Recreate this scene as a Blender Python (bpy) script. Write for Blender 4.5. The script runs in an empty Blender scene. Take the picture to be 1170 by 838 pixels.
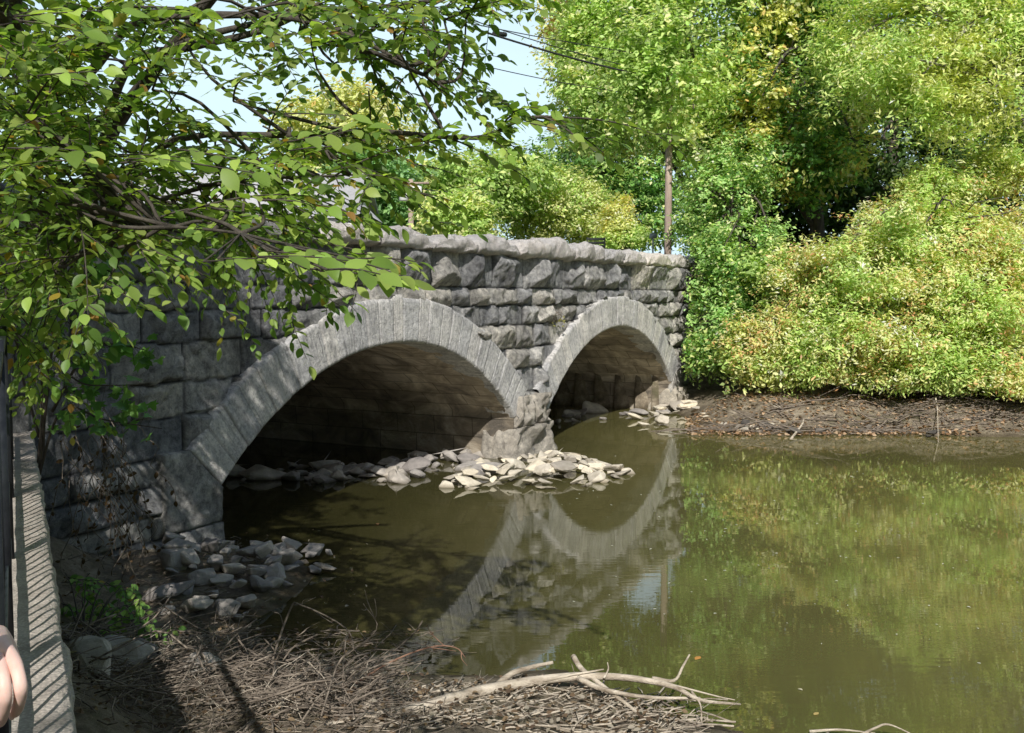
import bpy, bmesh, math, random
import numpy as np
from mathutils import Vector, noise as mnoise
R = math.radians
rng = np.random.default_rng(7); random.seed(7)
sc = bpy.context.scene; COL = sc.collection
# ------------------------------------------------------------------ camera
F = 1150.0; CX, CY = 585.0, 419.0; HC = 3.2; PIT = math.atan(81 / F)
cd = bpy.data.cameras.new('camera'); cam = bpy.data.objects.new('camera', cd); COL.objects.link(cam)
cam.location = (0, 0, HC); cam.rotation_euler = (math.pi / 2 - PIT, 0, 0)
cd.lens = 36 * F / 1170; cd.clip_end = 3000; cd.clip_start = 0.05
sc.camera = cam
cp, sp = math.cos(PIT), math.sin(PIT)
def ray(px, py):
    a = (px - CX) / F; b = (CY - py) / F
    return np.array([a, cp + b * sp, -sp + b * cp])
def P(px, py, Y):                       # the point at depth Y seen at that bearing
    r = ray(px, py); k = Y / r[1]; return np.array([r[0] * k, Y, HC + r[2] * k])
def G(px, py, z=0.0):                   # the point of that bearing lying at height z
    r = ray(px, py); k = (z - HC) / r[2]; return np.array([r[0] * k, r[1] * k, z])
# ------------------------------------------------------------------ tagging
def tag(o, label=None, cat=None, group=None, kind=None):
    if label: o['label'] = label
    if cat: o['category'] = cat
    if group: o['group'] = group
    if kind: o['kind'] = kind
    return o
def empty(name, loc=(0, 0, 0), rz=0):
    o = bpy.data.objects.new(name, None); COL.objects.link(o); o.location = loc; o.rotation_euler = (0, 0, rz)
    o.empty_display_size = .2
    return o
def link(name, me, mat=None, parent=None, smooth=False):
    o = bpy.data.objects.new(name, me); COL.objects.link(o)
    if mat is not None: me.materials.append(mat)
    if parent is not None: o.parent = parent; o.matrix_parent_inverse.identity()
    if smooth: me.polygons.foreach_set('use_smooth', np.ones(len(me.polygons), bool))
    return o
def local(V, root):
    return np.asarray(V) - np.array(root.location)
def mesh_np(name, V, faces_flat, nper, attrs=None, colors=None, uvs=None):
    """V (n,3); faces_flat int array; nper int or array of loop totals"""
    me = bpy.data.meshes.new(name)
    V = np.ascontiguousarray(V, dtype=np.float32); fl = np.ascontiguousarray(faces_flat, dtype=np.int32).ravel()
    if np.isscalar(nper): tot = np.full(len(fl) // nper, nper, np.int32)
    else: tot = np.asarray(nper, np.int32)
    start = np.concatenate([[0], np.cumsum(tot)[:-1]]).astype(np.int32)
    me.vertices.add(len(V)); me.vertices.foreach_set('co', V.ravel())
    me.loops.add(len(fl)); me.loops.foreach_set('vertex_index', fl)
    me.polygons.add(len(tot)); me.polygons.foreach_set('loop_start', start); me.polygons.foreach_set('loop_total', tot)
    me.update(calc_edges=True)
    if attrs:
        for k, a in attrs.items():
            at = me.attributes.new(k, 'FLOAT', 'POINT'); at.data.foreach_set('value', np.ascontiguousarray(a, dtype=np.float32).ravel())
    if colors is not None:
        at = me.attributes.new('col', 'FLOAT_COLOR', 'POINT')
        c = np.ones((len(V), 4), np.float32); c[:, :3] = colors; at.data.foreach_set('color', c.ravel())
    me.validate()
    return me
class MB:
    def __init__(s): s.v = []; s.f = []; s.n = 0
    def add(s, V, Fc):
        V = np.asarray(V, float).reshape(-1, 3)
        for f in Fc: s.f.append([i + s.n for i in f])
        s.v.append(V); s.n += len(V)
    def box(s, c, d, ax=None):
        c = np.array(c, float); d = np.array(d, float) / 2
        A = np.eye(3) if ax is None else np.array(ax, float)
        V = [c + A[0] * d[0] * i + A[1] * d[1] * j + A[2] * d[2] * k for i in (-1, 1) for j in (-1, 1) for k in (-1, 1)]
        s.add(V, [(0, 1, 3, 2), (4, 6, 7, 5), (0, 4, 5, 1), (2, 3, 7, 6), (0, 2, 6, 4), (1, 5, 7, 3)])
    def tube(s, pts, rad, k=7, wob=0.0):
        pts = np.asarray(pts, float); n = len(pts)
        rad = np.full(n, rad) if np.isscalar(rad) else np.asarray(rad)
        T = np.gradient(pts, axis=0); T /= np.linalg.norm(T, axis=1)[:, None] + 1e-9
        ref = np.array([0.31, 0.12, 0.94]); 
        if abs(T[0] @ ref) > .95: ref = np.array([1., 0, 0])
        V = []; a = np.arange(k) / k * 2 * np.pi
        for i in range(n):
            u = np.cross(T[i], ref); u /= np.linalg.norm(u) + 1e-9; w = np.cross(T[i], u)
            r = rad[i] * (1 + wob * (rng.random(k) - .5))
            V.append(pts[i] + r[:, None] * (np.cos(a)[:, None] * u + np.sin(a)[:, None] * w))
        Fc = [(i * k + j, i * k + (j + 1) % k, (i + 1) * k + (j + 1) % k, (i + 1) * k + j) for i in range(n - 1) for j in range(k)]
        Fc.append(tuple(range(k))[::-1]); Fc.append(tuple((n - 1) * k + j for j in range(k)))
        s.add(np.concatenate(V), Fc)
    def build(s, name, mat, parent=None, smooth=False):
        V = np.concatenate(s.v)
        if parent is not None: V = V - np.array(parent.location)
        fl = np.concatenate([np.array(f) for f in s.f]); tot = [len(f) for f in s.f]
        return link(name, mesh_np(name, V, fl, tot), mat, parent, smooth)
def bez(pts, n=20):                     # smooth curve through points (Catmull-Rom)
    p = np.asarray(pts, float); p = np.vstack([2 * p[0] - p[1], p, 2 * p[-1] - p[-2]])
    out = []
    m = len(p) - 3; per = max(2, n // m)
    for i in range(m):
        for t in np.linspace(0, 1, per, endpoint=False):
            a, b, c, d = p[i:i + 4]
            out.append(.5 * ((2 * b) + (-a + c) * t + (2 * a - 5 * b + 4 * c - d) * t * t + (-a + 3 * b - 3 * c + d) * t ** 3))
    out.append(p[-2]); return np.array(out)
# value noise ---------------------------------------------------------------
_L = rng.random((256, 256))
def vn2(x, y):
    xi = np.floor(x).astype(int); yi = np.floor(y).astype(int); fx = x - xi; fy = y - yi
    fx = fx * fx * (3 - 2 * fx); fy = fy * fy * (3 - 2 * fy)
    g = lambda a, b: _L[a & 255, b & 255]
    return (g(xi, yi) * (1 - fx) + g(xi + 1, yi) * fx) * (1 - fy) + (g(xi, yi + 1) * (1 - fx) + g(xi + 1, yi + 1) * fx) * fy
def fbm(x, y, o=4):
    r = 0; a = 1; t = 0
    for i in range(o): r = r + a * vn2(x * 2 ** i + 17.3 * i, y * 2 ** i + 5.1 * i); t += a; a *= .5
    return r / t - .5
def sstep(a, b, x): t = np.clip((x - a) / (b - a), 0, 1); return t * t * (3 - 2 * t)
# ------------------------------------------------------------------ materials
class N:
    def __init__(s, name):
        s.m = bpy.data.materials.new(name); s.m.use_nodes = True; s.t = s.m.node_tree
        s.b = s.t.nodes['Principled BSDF']; s.out = s.t.nodes['Material Output']
    def n(s, typ, **kw):
        nd = s.t.nodes.new(typ)
        for k, v in kw.items():
            if k in nd.inputs: nd.inputs[k].default_value = v
            else: setattr(nd, k, v)
        return nd
    def l(s, a, b): s.t.links.new(a, b)
    def ramp(s, src, stops):
        r = s.n('ShaderNodeValToRGB'); e = r.color_ramp.elements
        while len(e) < len(stops): e.new(.5)
        for i, (p, c) in enumerate(stops):
            e[i].position = p; e[i].color = (*c, 1) if len(c) == 3 else c
        s.l(src, r.inputs[0]); return r.outputs[0]
    def noise(s, scale, detail=5, rough=.55, vec=None, dist=0):
        nd = s.n('ShaderNodeTexNoise'); nd.inputs['Scale'].default_value = scale; nd.inputs['Detail'].default_value = detail
        nd.inputs['Roughness'].default_value = rough; nd.inputs['Distortion'].default_value = dist
        if vec is not None: s.l(vec, nd.inputs['Vector'])
        return nd.outputs['Fac']
    def coord(s, kind='Object', scale=(1, 1, 1)):
        c = s.n('ShaderNodeTexCoord') if kind != 'World' else s.n('ShaderNodeNewGeometry')
        o = c.outputs['Position'] if kind == 'World' else c.outputs[kind]
        m = s.n('ShaderNodeMapping'); m.inputs['Scale'].default_value = scale; s.l(o, m.inputs[0]); return m.outputs[0]
    def mix(s, fac, a, b, mode='MIX'):
        m = s.n('ShaderNodeMix', data_type='RGBA', blend_type=mode)
        for i, v in ((0, fac), (6, a), (7, b)):
            if hasattr(v, 'is_linked') or isinstance(v, bpy.types.NodeSocket): s.l(v, m.inputs[i])
            else: m.inputs[i].default_value = (v if i == 0 else (*v, 1))
        return m.outputs[2]
    def attr(s, name):
        a = s.n('ShaderNodeAttribute', attribute_name=name); return a
    def bump(s, h, strength=.5, dist=.02, prev=None):
        b = s.n('ShaderNodeBump'); b.inputs['Strength'].default_value = strength; b.inputs['Distance'].default_value = dist
        s.l(h, b.inputs['Height'])
        if prev is not None: s.l(prev, b.inputs['Normal'])
        return b.outputs[0]
    def done(s, col, rough=.85, normal=None, spec=.3):
        if isinstance(col, bpy.types.NodeSocket): s.l(col, s.b.inputs['Base Color'])
        else: s.b.inputs['Base Color'].default_value = (*col, 1)
        if isinstance(rough, bpy.types.NodeSocket): s.l(rough, s.b.inputs['Roughness'])
        else: s.b.inputs['Roughness'].default_value = rough
        s.b.inputs['Specular IOR Level'].default_value = spec
        if normal is not None: s.l(normal, s.b.inputs['Normal'])
        return s.m
def m_stone(name, lo, hi, dark, lichen=(.42, .41, .37), stain=.55, grit=.85):
    k = N(name); w = k.coord('World')
    base = k.ramp(k.noise(3.5, 8, .65, w), [(.3, lo), (.7, hi)])
    a = k.attr('blk').outputs['Fac']
    base = k.mix(1.0, base, k.ramp(a, [(0, (.62, .64, .68)), (.5, (.95, .95, .95)), (1, (1.25, 1.2, 1.1))]), 'MULTIPLY')
    st = k.ramp(k.noise(1.1, 6, .7, k.coord('World', (1, 1, .45)), .6), [(.42, (0, 0, 0)), (.62, (1, 1, 1))])
    mm = k.n('ShaderNodeMath', operation='MULTIPLY'); k.l(st, mm.inputs[0]); mm.inputs[1].default_value = stain
    base = k.mix(mm.outputs[0], base, dark)
    g2 = k.ramp(k.noise(9, 7, .8, w, .3), [(.36, (.30, .30, .31)), (.52, (.95, .95, .95)), (.66, (1.35, 1.33, 1.28))])
    base = k.mix(grit, base, g2, 'MULTIPLY')
    sp_ = k.ramp(k.noise(24, 5, .8, w), [(.57, (0, 0, 0)), (.64, (.6, .6, .6))])
    base = k.mix(sp_, base, lichen)
    shade_along = k.n('ShaderNodeVectorMath', operation='DOT_PRODUCT'); gp_ = k.n('ShaderNodeNewGeometry'); k.l(gp_.outputs['Position'], shade_along.inputs[0]); shade_along.inputs[1].default_value = (.468, .884, 0)
    shade_fac = k.n('ShaderNodeMapRange'); k.l(shade_along.outputs['Value'], shade_fac.inputs[0]); shade_fac.inputs[1].default_value = 10.5; shade_fac.inputs[2].default_value = 14.0
    base = k.mix(shade_fac.outputs[0], k.mix(1.0, base, (.85, .86, .88), 'MULTIPLY'), base)  # tree shade at the left end of the face, put into the stone colour
    j = k.attr('joint').outputs['Fac']
    base = k.mix(j, base, tuple(x * .55 for x in dark))
    b = k.bump(k.noise(9, 9, .8, w, .3), 1.0, .11); b = k.bump(k.noise(70, 5, .7, w), .6, .012, b)
    return k.done(base, .92, b, .2)
M = {}
M['stone'] = m_stone('rough_granite', (.36, .36, .362), (.84, .82, .78), (.07, .07, .075))
M['cope'] = m_stone('coping_granite', (.80, .73, .67), (.98, .93, .87), (.20, .19, .18), stain=.15, grit=.45)
M['base'] = m_stone('pier_granite', (.46, .42, .36), (.78, .72, .62), (.16, .14, .12), stain=.3, grit=.6)
def m_ring():
    k = N('tooled_granite'); w = k.coord('World'); uv = k.coord('UV', (1, 1, 1))
    base = k.ramp(k.noise(2.5, 7, .6, w), [(.3, (.56, .55, .54)), (.7, (.86, .84, .80))])
    a = k.attr('blk').outputs['Fac']
    base = k.mix(1.0, base, k.ramp(a, [(0, (.82, .83, .85)), (1, (1.08, 1.06, 1.03))]), 'MULTIPLY')
    uvs = k.coord('UV', (34, .9, 1)); streak = k.noise(1, 4, .6, uvs)
    base = k.mix(k.ramp(streak, [(.52, (0, 0, 0)), (.66, (.45, .45, .45))]), base, (.15, .15, .155))
    dk = k.noise(1, 5, .7, k.coord('UV', (5, .8, 1)))
    base = k.mix(k.ramp(dk, [(.55, (0, 0, 0)), (.72, (.65, .65, .65))]), base, (.10, .10, .11))
    base = k.mix(.75, base, k.ramp(k.noise(16, 6, .85, w), [(.38, (.42, .42, .43)), (.5, (.95, .95, .95)), (.64, (1.2, 1.19, 1.16))]), 'MULTIPLY')
    base = k.mix(k.ramp(k.noise(2.2, 6, .7, k.coord('World', (1, 1, .5)), .5), [(.55, (0, 0, 0)), (.66, (.5, .5, .5))]), base, (.16, .16, .17))
    base = k.mix(k.attr('joint').outputs['Fac'], base, (.09, .09, .09))
    b = k.bump(streak, .5, .012); b = k.bump(k.noise(18, 6, .8, w), .9, .05, b)
    return k.done(base, .9, b, .2)
M['ring'] = m_ring()
def m_vault():
    k = N('stained_vault'); w = k.coord('World')
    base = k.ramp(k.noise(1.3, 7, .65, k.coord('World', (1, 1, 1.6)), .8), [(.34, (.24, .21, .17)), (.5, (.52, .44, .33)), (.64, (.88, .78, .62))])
    br = k.n('ShaderNodeTexBrick'); k.l(k.coord('UV', (1, 1, 1)), br.inputs['Vector'])
    br.inputs['Scale'].default_value = 1; br.inputs['Brick Width'].default_value = .9; br.inputs['Row Height'].default_value = .38
    br.inputs['Mortar Size'].default_value = .012; br.inputs['Color1'].default_value = (1, 1, 1, 1); br.inputs['Color2'].default_value = (.75, .75, .78, 1); br.inputs['Mortar'].default_value = (.35, .35, .35, 1)
    base = k.mix(.8, base, br.outputs['Color'], 'MULTIPLY')
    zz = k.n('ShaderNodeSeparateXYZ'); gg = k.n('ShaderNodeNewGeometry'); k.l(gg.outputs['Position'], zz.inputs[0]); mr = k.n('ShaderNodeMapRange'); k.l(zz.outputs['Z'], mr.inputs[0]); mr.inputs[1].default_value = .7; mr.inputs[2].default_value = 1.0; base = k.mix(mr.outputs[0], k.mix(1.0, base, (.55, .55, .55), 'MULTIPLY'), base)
    b = k.bump(br.outputs['Color'], .6, .02); b = k.bump(k.noise(12, 8, .7, w), .8, .04, b)
    return k.done(base, .85, b, .25)
M['vault'] = m_vault()
def m_rock(name, lo, hi, b_s=.6):
    k = N(name); w = k.coord('World')
    oi = k.n('ShaderNodeObjectInfo').outputs['Random']
    base = k.ramp(k.noise(6, 7, .65, w), [(.3, lo), (.7, hi)])
    base = k.mix(1.0, base, k.ramp(oi, [(0, (.62, .60, .6)), (.5, (.95, .93, .9)), (1, (1.2, 1.15, 1.05))]), 'MULTIPLY')
    z = k.n('ShaderNodeSeparateXYZ'); g = k.n('ShaderNodeNewGeometry'); k.l(g.outputs['Position'], z.inputs[0])
    wet = k.ramp(z.outputs['Z'], [(0.0, (.33, .31, .27)), (.07, (1, 1, 1))])
    base = k.mix(1.0, base, wet, 'MULTIPLY')
    return k.done(base, .85, k.bump(k.noise(22, 7, .7, w), b_s, .03), .3)
M['rock_pale'] = m_rock('pale_rock', (.46, .42, .34), (.76, .71, .61))
M['rock_grey'] = m_rock('grey_rock', (.25, .24, .23), (.50, .47, .44))
M['rock_dark'] = m_rock('dark_rock', (.08, .075, .07), (.17, .155, .14))
def m_simple(name, lo, hi, scale=6, rough=.85, bs=.4, bd=.02, spec=.3, sc3=(1, 1, 1)):
    k = N(name); w = k.coord('World', sc3)
    base = k.ramp(k.noise(scale, 7, .65, w), [(.3, lo), (.7, hi)])
    return k.done(base, rough, k.bump(k.noise(scale * 4, 6, .7, w), bs, bd), spec)
M['bark'] = m_simple('bark', (.045, .038, .03), (.14, .12, .10), 9, sc3=(1, 1, .25), bs=.9, bd=.03)
M['bark_grey'] = m_simple('grey_bark', (.12, .11, .10), (.26, .24, .21), 8, sc3=(1, 1, .3), bs=.8, bd=.02)
M['twig'] = m_simple('twig', (.06, .047, .037), (.33, .275, .22), 12)
M['twig_red'] = m_simple('reddish_twig', (.13, .07, .05), (.32, .19, .13), 12)
M['bleached'] = m_simple('bleached_wood', (.22, .17, .12), (.80, .71, .58), 14, sc3=(.35, 1, 1), bs=1, bd=.02)
M['pole'] = m_simple('weathered_pole', (.28, .21, .17), (.48, .38, .31), 8, sc3=(1, 1, .2), bs=.8)
M['wire'] = m_simple('cable', (.02, .02, .022), (.04, .04, .045), 5)
M['iron'] = m_simple('painted_iron', (.012, .014, .018), (.03, .033, .04), 30, rough=.35, bs=.15, bd=.003, spec=.5)
M['white'] = m_simple('white_siding', (.72, .72, .70), (.82, .82, .80), 3)
M['roofm'] = m_simple('grey_shingle', (.34, .34, .35), (.46, .46, .47), 6)
M['glass'] = m_simple('window_glass', (.03, .06, .12), (.06, .12, .22), 2, rough=.1, bs=0.0)
M['tin'] = m_simple('galvanised_metal', (.5, .52, .53), (.66, .67, .68), 6, rough=.5)
M['wood'] = m_simple('weathered_board', (.30, .27, .24), (.46, .43, .39), 8)
M['asphalt'] = m_simple('asphalt', (.045, .045, .047), (.075, .075, .075), 20)
def m_wall():
    k = N('pebbly_concrete'); w = k.coord('World')
    base = k.ramp(k.noise(5, 8, .7, w), [(.3, (.34, .30, .26)), (.7, (.60, .55, .49))])
    v = k.n('ShaderNodeTexVoronoi'); v.inputs['Scale'].default_value = 75; k.l(w, v.inputs['Vector'])
    base = k.mix(.45, base, k.ramp(v.outputs['Distance'], [(.1, (1.3, 1.25, 1.2)), (.6, (.45, .43, .42))]), 'MULTIPLY')
    b = k.bump(v.outputs['Distance'], .5, .008); b = k.bump(k.noise(9, 7, .7, w), .7, .03, b)
    return k.done(base, .9, b, .2)
M['wall'] = m_wall()
def m_ground():
    k = N('earth_and_grass'); w = k.coord('World')
    g = k.n('ShaderNodeNewGeometry'); z = k.n('ShaderNodeSeparateXYZ'); k.l(g.outputs['Position'], z.inputs[0])
    mud = k.ramp(k.noise(3.5, 9, .75, w), [(.3, (.09, .075, .055)), (.5, (.26, .215, .155)), (.7, (.52, .45, .34))])
    moss = k.ramp(k.noise(1.7, 6, .6, w), [(.55, (0, 0, 0)), (.7, (.6, .6, .6))])
    mud = k.mix(moss, mud, (.11, .12, .045))
    grass = k.ramp(k.noise(2.5, 8, .7, w), [(.3, (.04, .06, .015)), (.7, (.11, .14, .035))])
    col = k.mix(k.ramp(z.outputs['Z'], [(.0, (0, 0, 0)), (1.0, (1, 1, 1))]), mud, mud)
    mr = k.n('ShaderNodeMapRange'); k.l(z.outputs['Z'], mr.inputs[0]); mr.inputs[1].default_value = 2.2; mr.inputs[2].default_value = 3.0
    col = k.mix(mr.outputs[0], mud, grass)
    mw = k.n('ShaderNodeMapRange'); k.l(z.outputs['Z'], mw.inputs[0]); mw.inputs[1].default_value = .02; mw.inputs[2].default_value = .13
    col = k.mix(mw.outputs[0], k.mix(1.0, mud, (.5, .48, .42), 'MULTIPLY'), col)
    b = k.bump(k.noise(9, 9, .75, w), 1, .08); b = k.bump(k.noise(60, 5, .8, w), .9, .02, b)
    return k.done(col, .9, b, .2)
M['ground'] = m_ground()
def m_water():
    k = N('murky_water')
    base = k.ramp(k.noise(.25, 3, .5, k.coord('World')), [(.35, (.070, .068, .026)), (.65, (.095, .090, .034))])
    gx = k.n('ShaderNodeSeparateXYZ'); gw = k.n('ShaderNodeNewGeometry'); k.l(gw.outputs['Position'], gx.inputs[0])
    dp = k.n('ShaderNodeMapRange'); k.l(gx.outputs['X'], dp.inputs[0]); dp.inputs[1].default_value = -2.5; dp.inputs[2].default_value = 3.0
    base = k.mix(dp.outputs[0], k.mix(1.0, base, (.42, .42, .40), 'MULTIPLY'), k.mix(1.0, base, (1.4, 1.36, 1.3), 'MULTIPLY'))  # shade over the left water painted into its colour, lighter to the right
    h1 = k.noise(2.2, 3, .5, k.coord('World', (.55, 1.6, 1)), .4)
    h2 = k.noise(6.5, 3, .55, k.coord('World', (.25, 1.6, 1)), .3)
    h3 = k.noise(.5, 2, .5, k.coord('World', (1, 1, 1)))
    msk = k.ramp(h3, [(.42, (.15, .15, .15)), (.62, (1, 1, 1))])
    m2 = k.n('ShaderNodeMath', operation='MULTIPLY'); k.l(h2, m2.inputs[0]); k.l(msk, m2.inputs[1])
    b = k.bump(h1, .03, .016); b = k.bump(m2.outputs[0], .07, .012, b)
    k.b.inputs['IOR'].default_value = 1.6
    return k.done(base, .004, b, .5)
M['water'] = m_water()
def m_leaf(name, trans=.35, rough=.45, spec=.35):
    k = N(name); c = k.attr('col').outputs['Color']
    k.done(c, rough, None, spec)
    tr = k.n('ShaderNodeBsdfTranslucent'); 
    hs = k.mix(1.0, c, (1.25, 1.35, .55), 'MULTIPLY'); k.l(hs, tr.inputs['Color'])
    ms = k.n('ShaderNodeMixShader'); ms.inputs[0].default_value = trans
    k.l(k.b.outputs[0], ms.inputs[1]); k.l(tr.outputs[0], ms.inputs[2]); k.l(ms.outputs[0], k.out.inputs['Surface'])
    return k.m
M['leaf'] = m_leaf('leaf', .34)
M['leaf_near'] = m_leaf('near_leaf', .5)
M['leaf_dry'] = m_leaf('dry_leaf', .2, .8, .1)
def m_skin():
    k = N('skin'); w = k.coord('Object')
    c = k.ramp(k.noise(30, 5, .6, w), [(.3, (.78, .50, .42)), (.7, (.90, .66, .57))])
    k.b.inputs['Subsurface Weight'].default_value = .15; k.b.inputs['Subsurface Radius'].default_value = (.01, .004, .002)
    return k.done(c, .5, k.bump(k.noise(160, 4, .6, w), .25, .001), .35)
M['skin'] = m_skin()
M['nail'] = m_simple('fingernail', (.82, .60, .54), (.90, .70, .64), 30, rough=.3, bs=.05)
M['cloth'] = m_simple('navy_cloth', (.03, .04, .07), (.05, .06, .10), 40, bs=.3, bd=.004)
M['denim'] = m_simple('denim', (.04, .06, .11), (.07, .09, .15), 60, bs=.3, bd=.003)
M['hair'] = m_simple('hair', (.03, .02, .012), (.06, .04, .025), 50, bs=.5, bd=.004)
# ------------------------------------------------------------------ bridge frame of reference
B0 = G(590, 522, 0); rt = ray(1195, 338); T = np.array([rt[0], rt[1], 0]); T /= np.linalg.norm(T)
NO = np.array([T[1], -T[0], 0])          # outward, towards the river and the photographer
def S(px):
    r = ray(px, 338); # solve r*k = B0 + T*s
    A = np.array([[r[0], -T[0]], [r[1], -T[1]]]); k, s = np.linalg.solve(A, B0[:2]); return s
def W(s, q, z):                           # bridge coordinates to world
    s = np.asarray(s, float); q = np.asarray(q, float) + 0 * s; z = np.asarray(z, float) + 0 * s
    return B0 + s[..., None] * T + q[..., None] * NO + z[..., None] * np.array([0, 0, 1.])
s0, s1, s2, s3 = S(243), S(583), S(622), S(765)
SL, SR = S(8) - 1.0, S(787) + .25
ZS, ZC, TH = .80, 2.45, .72
print('springs', s0, s1, s2, s3, 'ends', SL, SR)
arches = []
for a, b in ((s0, s1), (s2, s3)):
    hw = (b - a) / 2; ri = ZC - ZS; Rr = (hw * hw + ri * ri) / (2 * ri); arches.append(((a + b) / 2, ZC - Rr, Rr, hw))
bridge = empty('stone_bridge', tuple(W(0, 0, 0)))
tag(bridge, 'old grey granite two-arch bridge with rock-faced blocks and lumpy coping over the river', 'bridge')
# spandrel as a fine relief of rock-faced blocks
ds = .027
gs = np.arange(SL, SR, ds); gz = np.arange(-.4, 3.99, ds); SG, ZG = np.meshgrid(gs, gz, indexing='ij')
Hh = np.zeros_like(SG); BL = np.zeros_like(SG); JT = np.zeros_like(SG)
cz = [-.5, -.05, .32, .60, .95, 1.27, 1.745, 2.16, 2.635, 3.01, 3.35, 4.05]
for ci in range(len(cz) - 1):
    z0, z1 = cz[ci], cz[ci + 1]; s = SL - random.random()
    while s < SR:
        wd = random.uniform(.5, 1.3) * (1.1 if s < s0 else 1)
        if ci == len(cz) - 2: wd = random.uniform(.6, 1.35)
        e = s + wd
        i0, i1 = np.searchsorted(gs, [s, e]); j0, j1 = np.searchsorted(gz, [z0, z1])
        if i1 > i0:
            x = SG[i0:i1, j0:j1] - s; y = ZG[i0:i1, j0:j1] - z0; hgt = z1 - z0
            x = x + .03 * (vn2(SG[i0:i1, j0:j1] * 7, ZG[i0:i1, j0:j1] * 7) - .5); y = y + .05 * (vn2(SG[i0:i1, j0:j1] * 5 + 9, ZG[i0:i1, j0:j1] * 5) - .5)
            flat = .55 if s < s0 + 2 else 1.0
            pk = random.uniform(.06, .19) * flat * (1.25 if ci == len(cz) - 2 else 1)
            pl = [(x) * random.uniform(.5, 1.6) + .01, (wd - x) * random.uniform(.5, 1.6) + .01, (y) * random.uniform(.45, 1.1) + .01, (hgt - y) * random.uniform(.6, 1.8) + .01]
            for q in range(6):
                pl.append(pk + random.uniform(-.5, .5) * flat * (x - wd * random.uniform(.25, .75)) + random.uniform(-.6, .6) * flat * (y - hgt * random.uniform(.3, .7)) + .03 * q * flat)
            h = np.minimum.reduce(pl)
            h = h + .085 * fbm(SG[i0:i1, j0:j1] * 6 + random.random() * 50, ZG[i0:i1, j0:j1] * 5, 4) * (1 if flat > .9 else .8)
            # tilted spalls
            h = h + .05 * np.abs(fbm(SG[i0:i1, j0:j1] * 3.4 + s * 7, ZG[i0:i1, j0:j1] * 3.4 + ci * 3, 2)) * 2 - .015
            ed = np.minimum.reduce([x, wd - x, y, hgt - y])
            h = np.where(ed < .018, -.03, np.maximum(h, -.01))
            Hh[i0:i1, j0:j1] = h; BL[i0:i1, j0:j1] = random.random(); JT[i0:i1, j0:j1] = np.clip(1 - ed / .022, 0, 1)
        s = e
keep = np.ones_like(SG, bool)
for (sc_, zc_, Rr, hw) in arches:
    rr = np.hypot(SG - sc_, ZG - zc_)
    keep &= ~((rr < Rr + TH - .14) & (np.arctan2(np.abs(SG - sc_), ZG - zc_) < math.asin(hw / Rr) - .01) & (ZG > ZS - .3))
    keep &= ~((np.abs(SG - sc_) < hw) & (ZG <= ZS + .12))
ni, nj = SG.shape; idx = np.arange(ni * nj).reshape(ni, nj)
kc = keep[:-1, :-1] & keep[1:, :-1] & keep[:-1, 1:] & keep[1:, 1:]
q4 = np.stack([idx[:-1, :-1][kc], idx[1:, :-1][kc], idx[1:, 1:][kc], idx[:-1, 1:][kc]], 1)
V = W(SG, Hh, ZG).reshape(-1, 3)
used = np.unique(q4); rm = -np.ones(ni * nj, int); rm[used] = np.arange(len(used))
me = mesh_np('spandrel_wall', local(V[used], bridge), rm[q4], 4, {'blk': BL.ravel()[used], 'joint': JT.ravel()[used]})
link('spandrel_wall', me, M['stone'], bridge, False)
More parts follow.
